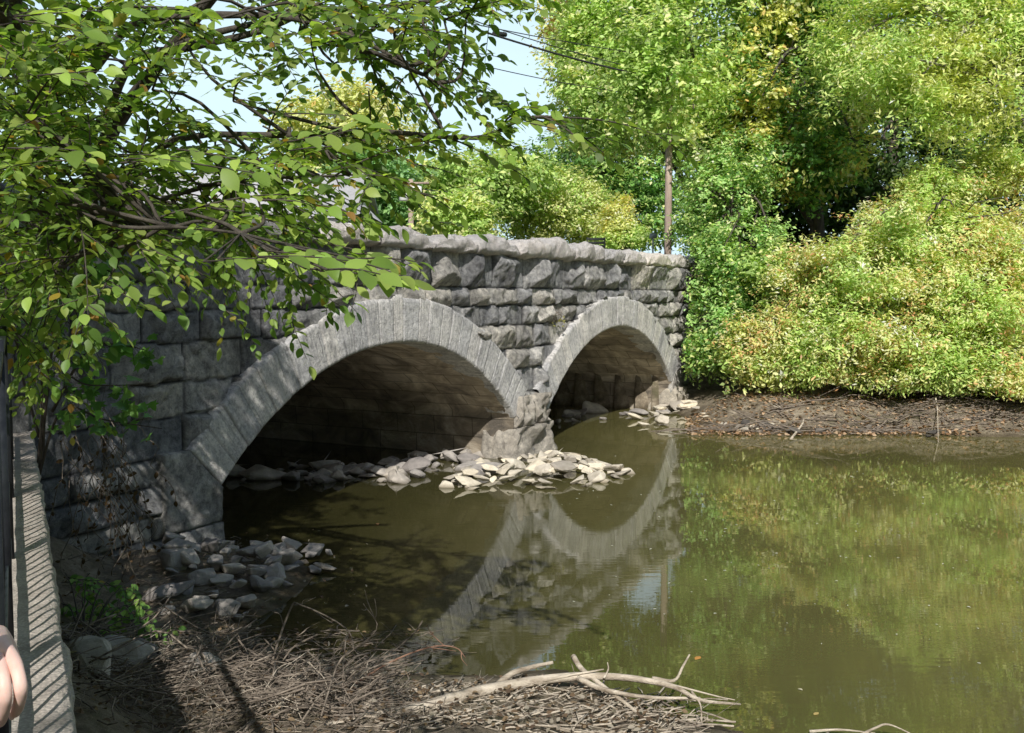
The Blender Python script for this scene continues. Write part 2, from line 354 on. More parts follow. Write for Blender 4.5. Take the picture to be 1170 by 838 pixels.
# arch rings
def add_uv(me, uv):
    l = me.uv_layers.new(name='UVMap'); li = np.empty(len(me.loops), np.int32); me.loops.foreach_get('vertex_index', li)
    l.data.foreach_set('uv', np.ascontiguousarray(uv[li], np.float32).ravel())
for ai, (sc_, zc_, Rr, hw) in enumerate(arches):
    amax = math.asin(hw / Rr); nv = 27
    na = 620; nr = 22
    al = np.linspace(-amax, amax, na); tr = np.linspace(0, 1, nr)
    A, TR = np.meshgrid(al, tr, indexing='ij')
    vb = np.linspace(-amax, amax, nv + 1) + np.concatenate([[0], rng.uniform(-.012, .012, nv - 1), [0]])
    vi = np.clip(np.searchsorted(vb, A, side='right') - 1, 0, nv - 1)
    rnd = rng.random(nv); thv = TH + rng.uniform(-.03, .05, nv); prot = rng.uniform(.105, .125, nv)
    ed = np.minimum(A - vb[vi], vb[vi + 1] - A) * Rr
    rad = Rr + TR * thv[vi] + .01 * fbm(A * 30, TR * 3) * (TR > 0)
    qq = prot[vi] + .006 * fbm(A * 60, TR * 1.2 + ai * 9, 3) + .02 * fbm(A * 18, TR * 6, 4) - .02 * np.clip(1 - ed / .016, 0, 1)
    edge = np.minimum(TR, 1 - TR) * TH; qq -= .03 * np.clip(1 - edge / .03, 0, 1) ** 2
    Vf = W(sc_ + rad * np.sin(A), qq, zc_ + rad * np.cos(A))
    # soffit lip (TR=0 edge going inward) and extrados edge
    inn = W(sc_ + (rad[:, :1]) * np.sin(A[:, :1]), -.45 + 0 * A[:, :1], zc_ + rad[:, :1] * np.cos(A[:, :1]))
    ou = W(sc_ + (rad[:, -1:]) * np.sin(A[:, -1:]), -.1 + 0 * A[:, -1:], zc_ + rad[:, -1:] * np.cos(A[:, -1:]))
    Va = np.concatenate([inn, Vf, ou], 1); nn = Va.shape[1]
    ix = np.arange(na * nn).reshape(na, nn)
    q4 = np.stack([ix[:-1, :-1], ix[:-1, 1:], ix[1:, 1:], ix[1:, :-1]], -1).reshape(-1, 4)
    ap = lambda a: np.concatenate([a[:, :1], a, a[:, -1:]], 1).ravel()
    me = mesh_np('arch_ring', local(Va.reshape(-1, 3), bridge), q4, 4, {'blk': ap(rnd[vi]), 'joint': ap(np.clip(1 - ed / .010, 0, 1) * .4)})
    # stones of a ring show fine tooling: UV in metres
    cu = np.concatenate([np.zeros((na, 1)) - .4, TR * TH, np.zeros((na, 1)) + TH + .1], 1)
    add_uv(me, np.stack([(np.repeat(A[:, :1], nn, 1) * Rr).ravel(), cu.ravel() + np.concatenate([rnd[vi][:, :1], rnd[vi], rnd[vi][:, -1:]], 1).ravel() * 7], 1))
    link('arch_ring', me, M['ring'], bridge, True)
    # vault + jambs
    DEP = 11.0
    prof = [(-hw - .01, -.6), (-hw - .01, 0.), (-hw - .01, .4), (-hw, ZS)] + [(Rr * math.sin(a), zc_ + Rr * math.cos(a)) for a in np.linspace(-amax, amax, 60)[1:-1]] + [(hw, ZS), (hw + .01, .4), (hw + .01, 0.), (hw + .01, -.6)]
    prof = np.array(prof); cl = np.concatenate([[0], np.cumsum(np.hypot(*np.diff(prof, axis=0).T))])
    qd = np.concatenate([np.linspace(.0, 4, 60), np.linspace(4.3, DEP, 20)])
    PQ, PI_ = np.meshgrid(np.arange(len(prof)), qd, indexing='ij')
    ox = prof[PQ, 0]; oz = prof[PQ, 1]
    dn = .05 * fbm(cl[PQ] * 2, PI_ * 2, 4)
    nx = -np.sign(ox) * (oz < ZS + .01) + -(ox / Rr) * (oz >= ZS); nz = -(oz - zc_) / Rr * (oz >= ZS)
    corb = np.where(oz < ZS + .02, .06, 0.0)    # abutment courses stand a little proud below the springing
    corb = corb * np.clip((PI_ - .1) / .3, 0, 1)
    Vv = W(sc_ + ox + nx * (dn * np.clip(PI_ / .3, 0, 1) + corb), -PI_ + .08, oz + nz * dn * np.clip(PI_ / .3, 0, 1) + .004)
    a_, b_ = PQ.shape; ix = np.arange(a_ * b_).reshape(a_, b_)
    q4 = np.stack([ix[:-1, :-1], ix[1:, :-1], ix[1:, 1:], ix[:-1, 1:]], -1).reshape(-1, 4)
    me = mesh_np('vault', local(Vv.reshape(-1, 3), bridge), q4, 4)
    add_uv(me, np.stack([PI_.ravel(), cl[PQ].ravel()], 1))
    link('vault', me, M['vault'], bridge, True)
# back face, deck, end walls
mb = MB()
def quadW(mb, pts): mb.add(np.array([W(*p) for p in pts]), [tuple(range(len(pts)))])
bk = -11.0
for (a, b) in ((SL, s0), (s1, s2), (s3, SR)): quadW(mb, [(a, bk, -.6), (b, bk, -.6), (b, bk, ZS), (a, bk, ZS)])
outl = []
for (sc_, zc_, Rr, hw) in arches:
    am = math.asin(hw / Rr)
    for a in np.linspace(-am, am, 24): outl.append((sc_ + Rr * math.sin(a), zc_ + Rr * math.cos(a)))
outl = [(SL, ZS)] + outl + [(SR, ZS)]
for (a, za), (b, zb) in zip(outl[:-1], outl[1:]): quadW(mb, [(a, bk, za), (b, bk, zb), (b, bk, 3.9), (a, bk, 3.9)])
quadW(mb, [(SR, .0, -.6), (SR, bk, -.6), (SR, bk, 3.4), (SR, 0, 3.97)]); quadW(mb, [(SL, .0, -.6), (SL, bk, -.6), (SL, bk, 3.4), (SL, 0, 3.97)])
mb.build('back_wall', M['stone'], bridge)
mb = MB(); quadW(mb, [(SL - 6, -.42, 3.32), (SR + 3, -.42, 3.32), (SR + 3, bk + .4, 3.32), (SL - 6, bk + .4, 3.32)]); mb.build('road_deck', M['asphalt'], bridge)
mb = MB(); quadW(mb, [(SL, -.42, 3.3), (SR, -.42, 3.3), (SR, -.42, 3.98), (SL, -.42, 3.98)]); quadW(mb, [(SL, -.42, 3.98), (SR, -.42, 3.98), (SR, .03, 3.98), (SL, .03, 3.98)])
mb.box(W((SL + SR) / 2, bk + .2, 3.65), (SR - SL, .4, .9), (T, NO, (0, 0, 1))); mb.build('parapet_back', M['stone'], bridge)
# coping stones
def coping_stone(sa, L):
    n, m = 34, 30; t = np.linspace(0, 1, n); a = np.linspace(0, 2 * np.pi, m, endpoint=False)
    sd = random.random() * 90; V = []; top = random.uniform(.33, .46) if sa > S(500) else random.uniform(.27, .34); dep = random.uniform(.34, .40); mid = random.uniform(.3, .7); ov = random.uniform(.13, .2)
    hog = random.uniform(.10, .22)
    for i, ti in enumerate(t):
        e = min(ti, 1 - ti) * L; k = (1 - (1 - min(1, e / .09)) ** 2.2) ** .5 if e < .09 else 1; k = max(k, .72)
        hump = top - hog * (abs(ti - mid) / max(mid, 1 - mid)) ** 2
        for aj in a:
            c, s_ = math.cos(aj), math.sin(aj)
            x = np.sign(c) * abs(c) ** .45 * dep; z = np.sign(s_) * abs(s_) ** .6 * .5 + .5
            v = Vector((ti * L * 2.6 + sd, x * 3, z * 2.0))
            nz = mnoise.fractal(v, .8, 2.2, 5) * .11
            xx = x * (.9 + .1 * k) * (1 + nz * 1.6) ; zz = hump * z * (k * .5 + .5 if z > .3 else 1) + nz * (.7 if z > .3 else .5)
            V.append(W(sa + L * ti * .995 + nz * .2, xx - dep + ov + .03, 3.95 + zz))
    V = np.array(V); Fc = [(i * m + j, i * m + (j + 1) % m, (i + 1) * m + (j + 1) % m, (i + 1) * m + j) for i in range(n - 1) for j in range(m)]
    Fc += [tuple(range(m))[::-1], tuple((n - 1) * m + j for j in range(m))]
    fl = np.concatenate([np.array(f) for f in Fc])
    me = mesh_np('coping_stone', local(V, bridge), fl, [len(f) for f in Fc], {'blk': np.full(len(V), random.random()), 'joint': np.zeros(len(V))})
    link('coping_stone', me, M['cope'], bridge, False)
s = SL
while s < SR - .2:
    L = min(random.uniform(1.1, 2.0), SR + .1 - s); coping_stone(s, L); s += L
# pier base and springer blocks (rock-faced)
def rock_block(name, s_a, s_b, q_a, q_b, z_a, z_b, taper_l=0, taper_r=0, mat='base', front=0):
    bm = bmesh.new(); n = 12
    bmesh.ops.create_grid(bm, x_segments=1, y_segments=1, size=1); bm.clear()
    bmesh.ops.create_cube(bm, size=2); bmesh.ops.subdivide_edges(bm, edges=bm.edges[:], cuts=n, use_grid_fill=True)
    V = []; sd = random.random() * 40
    for v in bm.verts:
        x, y, z = v.co; zz = (z + 1) / 2
        rr = max(abs(x), abs(y), abs(z)); srt = sorted((abs(x), abs(y), abs(z)))
        rd = .05 * max(0, srt[1] - .8) / .2
        nn = mnoise.fractal(Vector((x * 1.6 + sd, y * 1.6, z * 1.3)), 1, 2, 5) * .14
        f = 1 - rd + nn * .6
        ss = (s_a + taper_l * zz) * (1 - x) / 2 + (s_b - taper_r * zz) * (1 + x) / 2; smid = (s_a + s_b) / 2
        qv = q_a + (q_b - front * zz - q_a) * (y + 1) / 2; V.append(W(smid + (ss - smid) * f, qv + nn * 1.0 * (y > 0), z_a + (z_b - z_a) * zz + nn * .25))
    for v, c in zip(bm.verts, V): v.co = c - np.array(bridge.location)
    bmesh.ops.recalc_face_normals(bm, faces=bm.faces[:])
    me = bpy.data.meshes.new(name); bm.to_mesh(me); bm.free()
    for k_, val in (('blk', random.random() * .5 + .4), ('joint', 0)):
        at = me.attributes.new(k_, 'FLOAT', 'POINT'); at.data.foreach_set('value', np.full(len(me.vertices), val, np.float32))
    return link(name, me, M[mat], bridge, True)
def face_stone(name, pts, q, mat, blk=.6):
    pts = np.array(pts, float); c = pts.mean(0); n = 14; V = []; k = len(pts)
    per = np.concatenate([pts[i] + (pts[(i + 1) % k] - pts[i]) * np.linspace(0, 1, n, endpoint=False)[:, None] for i in range(k)]); m = len(per); rings = np.concatenate([[-.25], [q - .03], np.full(8, q)]); sc = np.concatenate([[1, .998], np.linspace(.975, 0, 8)])
    for qq, f in zip(rings, sc):
        pp = c + (per - c) * f; nz = fbm(pp[:, 0] * 6 + 3, pp[:, 1] * 6, 4) * .06 * (f < .99); V.append(W(pp[:, 0], qq + nz, pp[:, 1]))
    V = np.concatenate(V); Fq = [(i * m + j, i * m + (j + 1) % m, (i + 1) * m + (j + 1) % m, (i + 1) * m + j) for i in range(len(rings) - 1) for j in range(m)]
    link(name, mesh_np(name, local(V, bridge), np.array(Fq), 4, {'blk': np.full(len(V), blk), 'joint': np.zeros(len(V))}), M[mat], bridge, True)
for (sc_, zc_, Rr, hw), sg, s_ in ((arches[0], -1, s0), (arches[1], 1, s3)):
    an = math.asin(hw / Rr); e = ((Rr + TH + .03) * math.sin(an) - hw, zc_ + (Rr + TH + .03) * math.cos(an))
    P4 = [(s_ + .0, ZS - .012), (s_ + sg * e[0], e[1] - .012), (s_ + sg * (e[0] + .42), e[1] - .0), (s_ + sg * (e[0] + .42), .36), (s_ + .0, .36)]
    face_stone('springer_stone', P4, .115, 'stone', .75)
    face_stone('abutment_stone', [(s_, .345), (s_ + sg * .72, .345), (s_ + sg * .72, -.3), (s_, -.3)], .13, 'stone', .6)
rock_block('pier_base', s1 - .24, s2 + .03, -.6, .28, -.35, .58, .2, .0, front=.1)
sm = (s1 + s2) / 2
rock_block('springer_stone', s1 + .0, sm - .03, -.5, .17, .60, 1.22, .12, .02, 'ring'.replace('ring', 'base'))
rock_block('springer_stone', sm + .02, s2 - .02, -.5, .18, .60, 1.2, .0, .16, 'base')
rock_block('abutment_base', s3 - .12, s3 + .75, -.6, .3, -.35, .62, .12, .1)
rock_block('abutment_base', s0 - 1.2, s0 + .06, -.6, .28, -.4, .12, .05, .05, 'stone')
rock_block('abutment_base', s0 - 2.6, s0 - 1.24, -.6, .30, -.4, .20, .05, .05, 'stone')
# ------------------------------------------------------------------ water polygon and ground
A_ = lambda *p: [G(x, y, 0)[:2] for x, y in p]
left = [W(s0, .15, 0)[:2]] + A_((300, 640), (372, 648), (330, 690), (285, 712), (300, 745), (380, 772), (470, 768), (560, 772), (640, 762), (700, 790), (760, 815), (850, 835), (930, 870)) + [np.array([5., 6.0]), np.array([9, 5.0]), np.array([14, 2.]), np.array([20, -10.]), np.array([30, -60.])]
right = [W(s3, .1, 0)[:2]] + A_((800, 487), (850, 492), (930, 496), (1020, 494), (1110, 499), (1180, 500), (1400, 520), (1800, 580)) + [np.array([26., 5.]), np.array([34, -10.]), np.array([50, -60.])]
chan = [W(s3, -45, 0)[:2], W(s0, -45, 0)[:2]]
poly = np.array(left + right[::-1] + chan)
def sdist(x, y, poly):
    d = np.full(x.shape, 1e9); ins = np.zeros(x.shape, bool)
    n = len(poly)
    for i in range(n):
        a = poly[i]; b = poly[(i + 1) % n]; ab = b - a
        t = np.clip(((x - a[0]) * ab[0] + (y - a[1]) * ab[1]) / (ab @ ab), 0, 1)
        d = np.minimum(d, np.hypot(x - a[0] - t * ab[0], y - a[1] - t * ab[1]))
        c = ((a[1] > y) != (b[1] > y)) & (x < (b[0] - a[0]) * (y - a[1]) / (b[1] - a[1] + 1e-12) + a[0]); ins ^= c
    return np.where(ins, -d, d)
# fence / wall line (plan)
FA = np.array([-.635, 1.15]); FD = np.array([-.495, 1.0]); FD /= np.linalg.norm(FD); FN = np.array([FD[1], -FD[0]])  # FN points to the river
WT = 1.80
def bridge_sq(x, y):
    dx = x - B0[0]; dy = y - B0[1]; return dx * T[0] + dy * T[1], dx * NO[0] + dy * NO[1]
def height(x, y):
    x = np.asarray(x, float); y = np.asarray(y, float)
    d = sdist(x, y, poly); s, q = bridge_sq(x, y)
    nz = fbm(x * .9, y * .9, 5); nz2 = fbm(x * 4, y * 4, 4)
    h = np.where(d < 0, np.maximum(-1.0, d * .45), 0)
    rightside = (s > 0) & (q > -2) | (x > 6)
    rb = .10 * sstep(0, .15, d) + .5 * sstep(.2, 1.2, d) + 1.0 * sstep(1.2, 4, d) + 1.6 * sstep(3, 12, d)
    rb = rb + nz * .35 * sstep(0, 1, d) + nz2 * .15 * sstep(0, .5, d)
    lb = .10 * sstep(0, .4, d) + .16 * sstep(.2, 1.6, d) + nz * .12 * sstep(0, .6, d) + nz2 * .05 * sstep(0, .3, d) + .3 * sstep(1.5, 3, d)
    wd = (x - FA[0]) * FN[0] + (y - FA[1]) * FN[1]       # distance to the river side of the fence
    land = 1.6 + 1.55 * sstep(2.2, -.3, q) * sstep(0, -1.5, wd) + .02 * nz
    lb = np.where(wd < -.05, land, lb + .25 * sstep(.9, .2, wd) * sstep(0, .5, d))
    h = np.where(d > 0, np.where(rightside, rb, lb), h)
    # behind the bridge face
    hb = np.where(d > 0, np.where(q < -11.2, 3.2 + nz * .2 + .115 * np.clip(-q - 13, 0, 60), 3.2), h)
    beh = (q < -.35)
    out_r = beh & (s > SR)
    hb = np.where(out_r, np.maximum(rb * 0 + 3.25 * sstep(0, -2.5, q) + .5, 0) + .115 * np.clip(-q - 13, 0, 60), hb)
    h = np.where(beh & (d > 0), hb, h)
    h = np.where(beh & (d > 0) & (s > SL) & (s < SR) & (q > -11.1), 3.1, h)
    # the sliver of bank pressed against the bridge abutment stays low
    return h
xs = np.unique(np.round(np.concatenate([np.linspace(-400, -22, 18), np.arange(-22, -7, .5), np.arange(-7, 5, .11), np.arange(5, 16, .3), np.arange(16, 60, .8), np.linspace(60, 500, 24)]), 3))
ys = np.unique(np.round(np.concatenate([np.linspace(-200, -8, 14), np.arange(-8, 5, .5), np.arange(5, 13.6, .11), np.arange(13.6, 42, .28), np.arange(42, 110, 1.5), np.linspace(110, 900, 24)]), 3))
XG, YG = np.meshgrid(xs, ys, indexing='ij'); HG = height(XG, YG)
a_, b_ = XG.shape; ix = np.arange(a_ * b_).reshape(a_, b_)
q4 = np.stack([ix[:-1, :-1], ix[1:, :-1], ix[1:, 1:], ix[:-1, 1:]], -1).reshape(-1, 4)
g = link('ground', mesh_np('ground', np.stack([XG, YG, HG], -1).reshape(-1, 3), q4, 4), M['ground'], None, True); tag(g, kind='structure')
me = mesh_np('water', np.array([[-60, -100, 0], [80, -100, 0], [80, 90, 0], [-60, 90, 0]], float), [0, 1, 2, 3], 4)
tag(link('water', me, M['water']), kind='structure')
# ------------------------------------------------------------------ retaining wall + fence
def FP(t, off, z): p = FA + FD * t + FN * off; return np.array([p[0], p[1], z])
_t = np.linspace(0, 14, 4000); _p = FA[None] + FD[None] * _t[:, None]; _s, _q = bridge_sq(_p[:, 0], _p[:, 1]); TEND = _t[np.argmin(np.abs(_q + .1))]
print('fence end t', TEND, FP(TEND, 0, 0))
rw = empty('retaining_wall', tuple(FP(0, 0, 0))); tag(rw, 'low riverside wall with pebbly concrete top running to the bridge at bottom left', 'wall')
def wall_strip(name, o0, o1, z0, z1, mat, ta=-4.0, tb=TEND, cell=.05, rough=.02):
    nt = int((tb - ta) / cell); ts = np.linspace(ta, tb, nt)
    prof = [(o1, z0)] + [(o1, z) for z in np.linspace(z0, z1 - .02, 14)[1:]] + [(o, z1) for o in np.linspace(o1 - .015, o0, 10)] + [(o0, z0)]
    prof = np.array(prof); TT, II = np.meshgrid(ts, np.arange(len(prof)), indexing='ij')
    o = prof[II, 0]; z = prof[II, 1]
    nn = fbm(TT * 6, II * .35, 4) * rough * 2.2; nn += fbm(TT * 1.1, II * .05 + 8, 2) * rough * 1.5
    o2 = o + nn * (o > o1 - .05); z2 = z + nn * .6
    base = FA[None, None] + FD[None, None] * TT[..., None] + FN[None, None] * o2[..., None]
    V = np.concatenate([base, z2[..., None]], -1).reshape(-1, 3)
    a_, b_ = TT.shape; ix = np.arange(a_ * b_).reshape(a_, b_)
    q4 = np.stack([ix[:-1, :-1], ix[1:, :-1], ix[1:, 1:], ix[:-1, 1:]], -1).reshape(-1, 4)
    me = mesh_np(name, local(V, rw), q4, 4, {'blk': np.full(len(V), .5), 'joint': np.zeros(len(V))}); link(name, me, mat, rw, True)
wall_strip('wall_body', -.30, .15, -.4, 1.62, M['stone'], rough=.04)
wall_strip('wall_cap', -.33, .205, 1.60, WT, M['wall'])
fence = empty('metal_fence', tuple(FP(0, 0, WT))); tag(fence, 'black iron railing with thin bars standing on the riverside wall', 'fence')
mb = MB(); mb.box(FP((TEND - 1.0) / 2 - .5, 0, WT + 1.18), (TEND + 1, .045, .04), (np.append(FD, 0), np.append(FN, 0), (0, 0, 1))); mb.build('top_rail', M['iron'], fence)
for z, nm in ((.10, 'bottom_rail'), (.40, 'middle_rail')):
    mb = MB(); mb.box(FP((TEND - 1.0) / 2 - .5, 0, WT + z), (TEND + 1, .03, .03), (np.append(FD, 0), np.append(FN, 0), (0, 0, 1))); mb.build(nm, M['iron'], fence)
t = -.9
k = 0
while t < TEND - .3:
    post = (k % 16 == 0); mb = MB()
    if post: mb.box(FP(t, 0, WT + .61), (.05, .05, 1.26), (np.append(FD, 0), np.append(FN, 0), (0, 0, 1)))
    else: mb.box(FP(t, 0, WT + .63), (.011, .011, 1.06), (np.append(FD, 0), np.append(FN, 0), (0, 0, 1)))
    mb.build('post' if post else 'baluster', M['iron'], fence); t += .115; k += 1
# ------------------------------------------------------------------ rocks
def rock_mesh(name, flat=.5, seed=0, npt=13):
    rd = random.Random(seed); bm = bmesh.new()
    for i in range(npt):
        v = Vector((rd.gauss(0, 1), rd.gauss(0, 1), rd.gauss(0, 1))).normalized() * rd.uniform(.75, 1.05); v.z *= flat; v.x *= 1.0; v.y *= .8
        bm.verts.new(v)
    r = bmesh.ops.convex_hull(bm, input=bm.verts[:]); 
    bmesh.ops.delete(bm, geom=[e for e in r['geom_interior'] if isinstance(e, bmesh.types.BMVert)], context='VERTS')
    bmesh.ops.bevel(bm, geom=bm.edges[:], offset=.05, segments=1, affect='EDGES')
    bmesh.ops.subdivide_edges(bm, edges=bm.edges[:], cuts=1, use_grid_fill=True); bmesh.ops.triangulate(bm, faces=bm.faces[:])
    for v in bm.verts: v.co += v.co.normalized() * mnoise.fractal(v.co * 1.7 + Vector((seed, 0, 0)), 1, 2, 3) * .06
    me = bpy.data.meshes.new(name); bm.to_mesh(me); bm.free(); return me
def rocks(pts, mat, label, group, smin, smax, flat=.45, zoff=.35, name='rock'):
    protos = []
    for i in range(10):
        me = rock_mesh(name, flat * random.uniform(.7, 1.2), seed=int(rng.integers(1e6))); me.materials.append(mat); protos.append(me)
    for (x, y, z, sz) in pts:
        o = bpy.data.objects.new(name, random.choice(protos)); COL.objects.link(o)
        s = sz if sz else random.uniform(smin, smax) * random.choice((.5, .7, 1, 1, 1.4))
        o.scale = (s * random.uniform(.9, 1.4), s * random.uniform(.8, 1.1), s * random.uniform(.8, 1.15))
        o.rotation_euler = (random.uniform(-.35, .35), random.uniform(-.35, .35), random.uniform(0, 6.3))
        o.location = (x, y, z + s * flat * zoff); tag(o, label, 'rock', group)
def scatter(n, polypx, z=0, prof=None, mind=.15):
    pg = np.array([G(x, y, z)[:2] for x, y in polypx]); mn, mx = pg.min(0), pg.max(0); out = []; k = 0
    while len(out) < n and k < n * 60:
        k += 1; p = mn + rng.random(2) * (mx - mn); d = sdist(np.array([p[0]]), np.array([p[1]]), pg)[0]
        if d > 0: continue
        if any((p[0] - o[0]) ** 2 + (p[1] - o[1]) ** 2 < mind ** 2 for o in out): continue
        out.append((p[0], p[1], z + (prof(-d) if prof else 0), 0))
    return out
# gravel bar at the pier
barpx = [(487, 558), (512, 540), (560, 527), (600, 520), (650, 520), (695, 530), (722, 543), (690, 553), (640, 560), (560, 560)]
rocks(scatter(92, barpx, 0, lambda d: .16 * min(1, d / .9) - .02, .12), M['rock_pale'], 'pale sunlit slab among the stones of the bar at the foot of the middle pier', 'pale stones of the bar by the middle pier', .13, .30, .42, .3)
# under the left arch
pts = [(*W(random.uniform(s0 + 1.5, s1 - .1), random.uniform(-3.6, -.6), 0)[:2], 0, 0) for _ in range(0)]
for i in range(70):
    px = random.uniform(262, 560); py = 548 - (px - 270) * .03 + random.uniform(-14, 8) - (4 if px > 470 else 0); p = G(px, min(py, 552), 0); pts.append((p[0], p[1], 0, 0))
rocks(pts, M['rock_grey'], 'dark wet rock in the shade under the near arch', 'rocks lying under the near arch', .15, .34, .5, .3)
pts = []
for i in range(16):
    p = G(random.uniform(632, 765), random.uniform(470, 486), 0); pts.append((p[0], p[1], 0, 0))
rocks(pts, M['rock_grey'], 'grey rock in the shade under the far arch', 'rocks lying under the far arch', .16, .34, .5, .3)
rocks(scatter(30, [(715, 488), (735, 472), (770, 464), (805, 466), (835, 478), (850, 490), (800, 492)], 0, lambda d: .25 * min(1, d / 1.2), .16), M['rock_pale'], 'pale stone at the water edge below the far end of the bridge', 'pale stones at the far abutment', .16, .36, .45, .3)
# left heap
pts = scatter(66, [(175, 690), (190, 655), (250, 634), (330, 630), (378, 640), (372, 655), (330, 672), (300, 700), (285, 718), (230, 725), (185, 715)], 0, None, .14)
pts = [(x, y, max(0.0, float(height(np.array([x]), np.array([y]))[0])) + random.uniform(-.02, .14), 0) for x, y, z, q in pts]
rocks(pts, M['rock_grey'], 'angular grey rock in the heap below the left abutment', 'grey rocks heaped below the left abutment', .10, .23, .5, .3)
for (x, y, z, s), lab in zip([(*G(125, 780, .22), .30), (*G(158, 758, .2), .22), (*G(225, 768, .2), .2), (*G(105, 800, .2), .3), (*G(262, 700, .12), .2), (*G(310, 667, .05), .24)],
        ['wide rounded boulder beside the concrete wall above the twigs', 'squarish grey boulder behind the rounded one near the leafy shrub', 'upright grey stone half buried in twigs', 'low boulder against the foot of the riverside wall', 'flat slab at the lower edge of the rock heap', 'pale domed rock at the water edge of the left heap']):
    me = rock_mesh('boulder', .6, seed=int(rng.integers(1e6)), npt=18); me.materials.append(M['rock_grey']); o = bpy.data.objects.new('boulder', me); COL.objects.link(o)
    o.location = (x, y, max(z, float(height(np.array([x]), np.array([y]))[0])) + s * .2); o.scale = (s * 1.2, s, s); o.rotation_euler = (0, .1, random.random() * 6); tag(o, lab, 'rock')
# right bank stones and debris
pts = []
for i in range(26):
    px = random.uniform(830, 1190); p = G(px, 497 + random.uniform(-8, 3), 0); pts.append((p[0], p[1], random.uniform(0, .12), 0))
rocks(pts, M['rock_dark'], 'brown stone along the foot of the far bank under the overhanging shrubs', 'stones along the far bank', .10, .26, .5, .2)
pts = []
for i in range(9):
    px = random.choice((random.uniform(1090, 1175), random.uniform(840, 880))); p = G(px, 493 + random.uniform(-3, 2), 0); pts.append((p[0], p[1], .05, 0))
rocks(pts, M['rock_pale'], 'pale stone on the far bank at the right edge', 'pale stones on the far bank', .13, .28, .5, .3)
# ------------------------------------------------------------------ foliage
def smooth_field(p, seed, sc_=1.0):
    r = np.random.default_rng(seed); v = 0
    for i in range(5):
        k = r.normal(size=3) * sc_ * (1 + i * .6); v = v + np.sin(p @ k + r.random() * 6.28) / (1 + i * .4)
    return v / 2.2
def leaf_quads(C, Nn, size, elong=1.5, seed=0, hang=0.0):
    r = np.random.default_rng(seed); n = len(C)
    Nn = Nn / (np.linalg.norm(Nn, axis=1)[:, None] + 1e-9)
    rv = r.normal(size=(n, 3)); rv[:, 2] -= hang * 2
    Tt = rv - (rv * Nn).sum(1)[:, None] * Nn; Tt /= np.linalg.norm(Tt, axis=1)[:, None] + 1e-9; Bb = np.cross(Nn, Tt)
    sz = size * r.uniform(.6, 1.3, n)[:, None]
    L = sz * elong / 2; Wd = sz / 2 * .8
    fold = Nn * sz * r.uniform(-.05, .25, n)[:, None]
    v0 = C - Tt * L; v1 = C + Bb * Wd + fold - Tt * L * .1; v2 = C + Tt * L; v3 = C - Bb * Wd + fold - Tt * L * .1
    V = np.stack([v0, v1, v2, v3], 1).reshape(-1, 3); return V, np.arange(4 * n)
def crown_pts(lobes, n_cl, per, clr, seed, fill=.25, flatten=.55, gap=.35):
    r = np.random.default_rng(seed)
    vol = np.array([(l[3] * l[4] + l[3] * l[5]) for l in lobes]); pr = vol / vol.sum()
    li = r.choice(len(lobes), n_cl, p=pr); Lb = np.array(lobes)[li]
    d = r.normal(size=(n_cl, 3)); d /= np.linalg.norm(d, axis=1)[:, None]
    rad = np.where(r.random(n_cl) < fill, r.random(n_cl) ** .4 * .85, r.uniform(.75, 1.12, n_cl))
    cc = Lb[:, :3] + d * Lb[:, 3:6] * rad[:, None]
    keepc = smooth_field(cc, seed + 17, 1.6) > -1.15 * (1 - gap)
    cc = cc[keepc]; d = d[keepc]; Lb = Lb[keepc]; n_cl = len(cc)
    # bumpy outline
    out = d * (1 / Lb[:, 3:6]); out /= np.linalg.norm(out, axis=1)[:, None]
    cc += out * (smooth_field(cc, seed + 5, 1.2) * .22 * Lb[:, 3].mean())[:, None]
    csz = clr * r.uniform(.4, 1.7, n_cl)
    off = r.normal(size=(n_cl, per, 3)) * .5; off[..., 2] *= flatten
    p = cc[:, None] + off * csz[:, None, None]
    nrm = out[:, None] * .7 + np.array([0, 0, .75]) + r.normal(size=(n_cl, per, 3)) * .45
    return p.reshape(-1, 3), nrm.reshape(-1, 3), np.repeat(np.arange(n_cl), per), cc, out
def colourise(p, cid, ncl, pal, seed, patch=None, patch_amt=0, psc=.9):
    r = np.random.default_rng(seed + 99); pal = np.array(pal)
    cm = r.random(ncl); base = pal[0] * (1 - cm[cid])[:, None] + pal[1] * cm[cid][:, None]
    if patch is not None:
        f = smooth_field(p, seed + 3, psc) + r.normal(size=ncl)[cid] * .3 + r.normal(size=len(p)) * .12
        m = (f > (1 - patch_amt * 2))
        pc = np.array(patch)[r.integers(0, len(patch), len(p))]; base = np.where(m[:, None], pc, base)
    br = np.exp(r.normal(size=len(p)) * .22) * np.exp(r.normal(size=ncl) * .28)[cid]
    return np.minimum(base * br[:, None] * 3.2, .78)
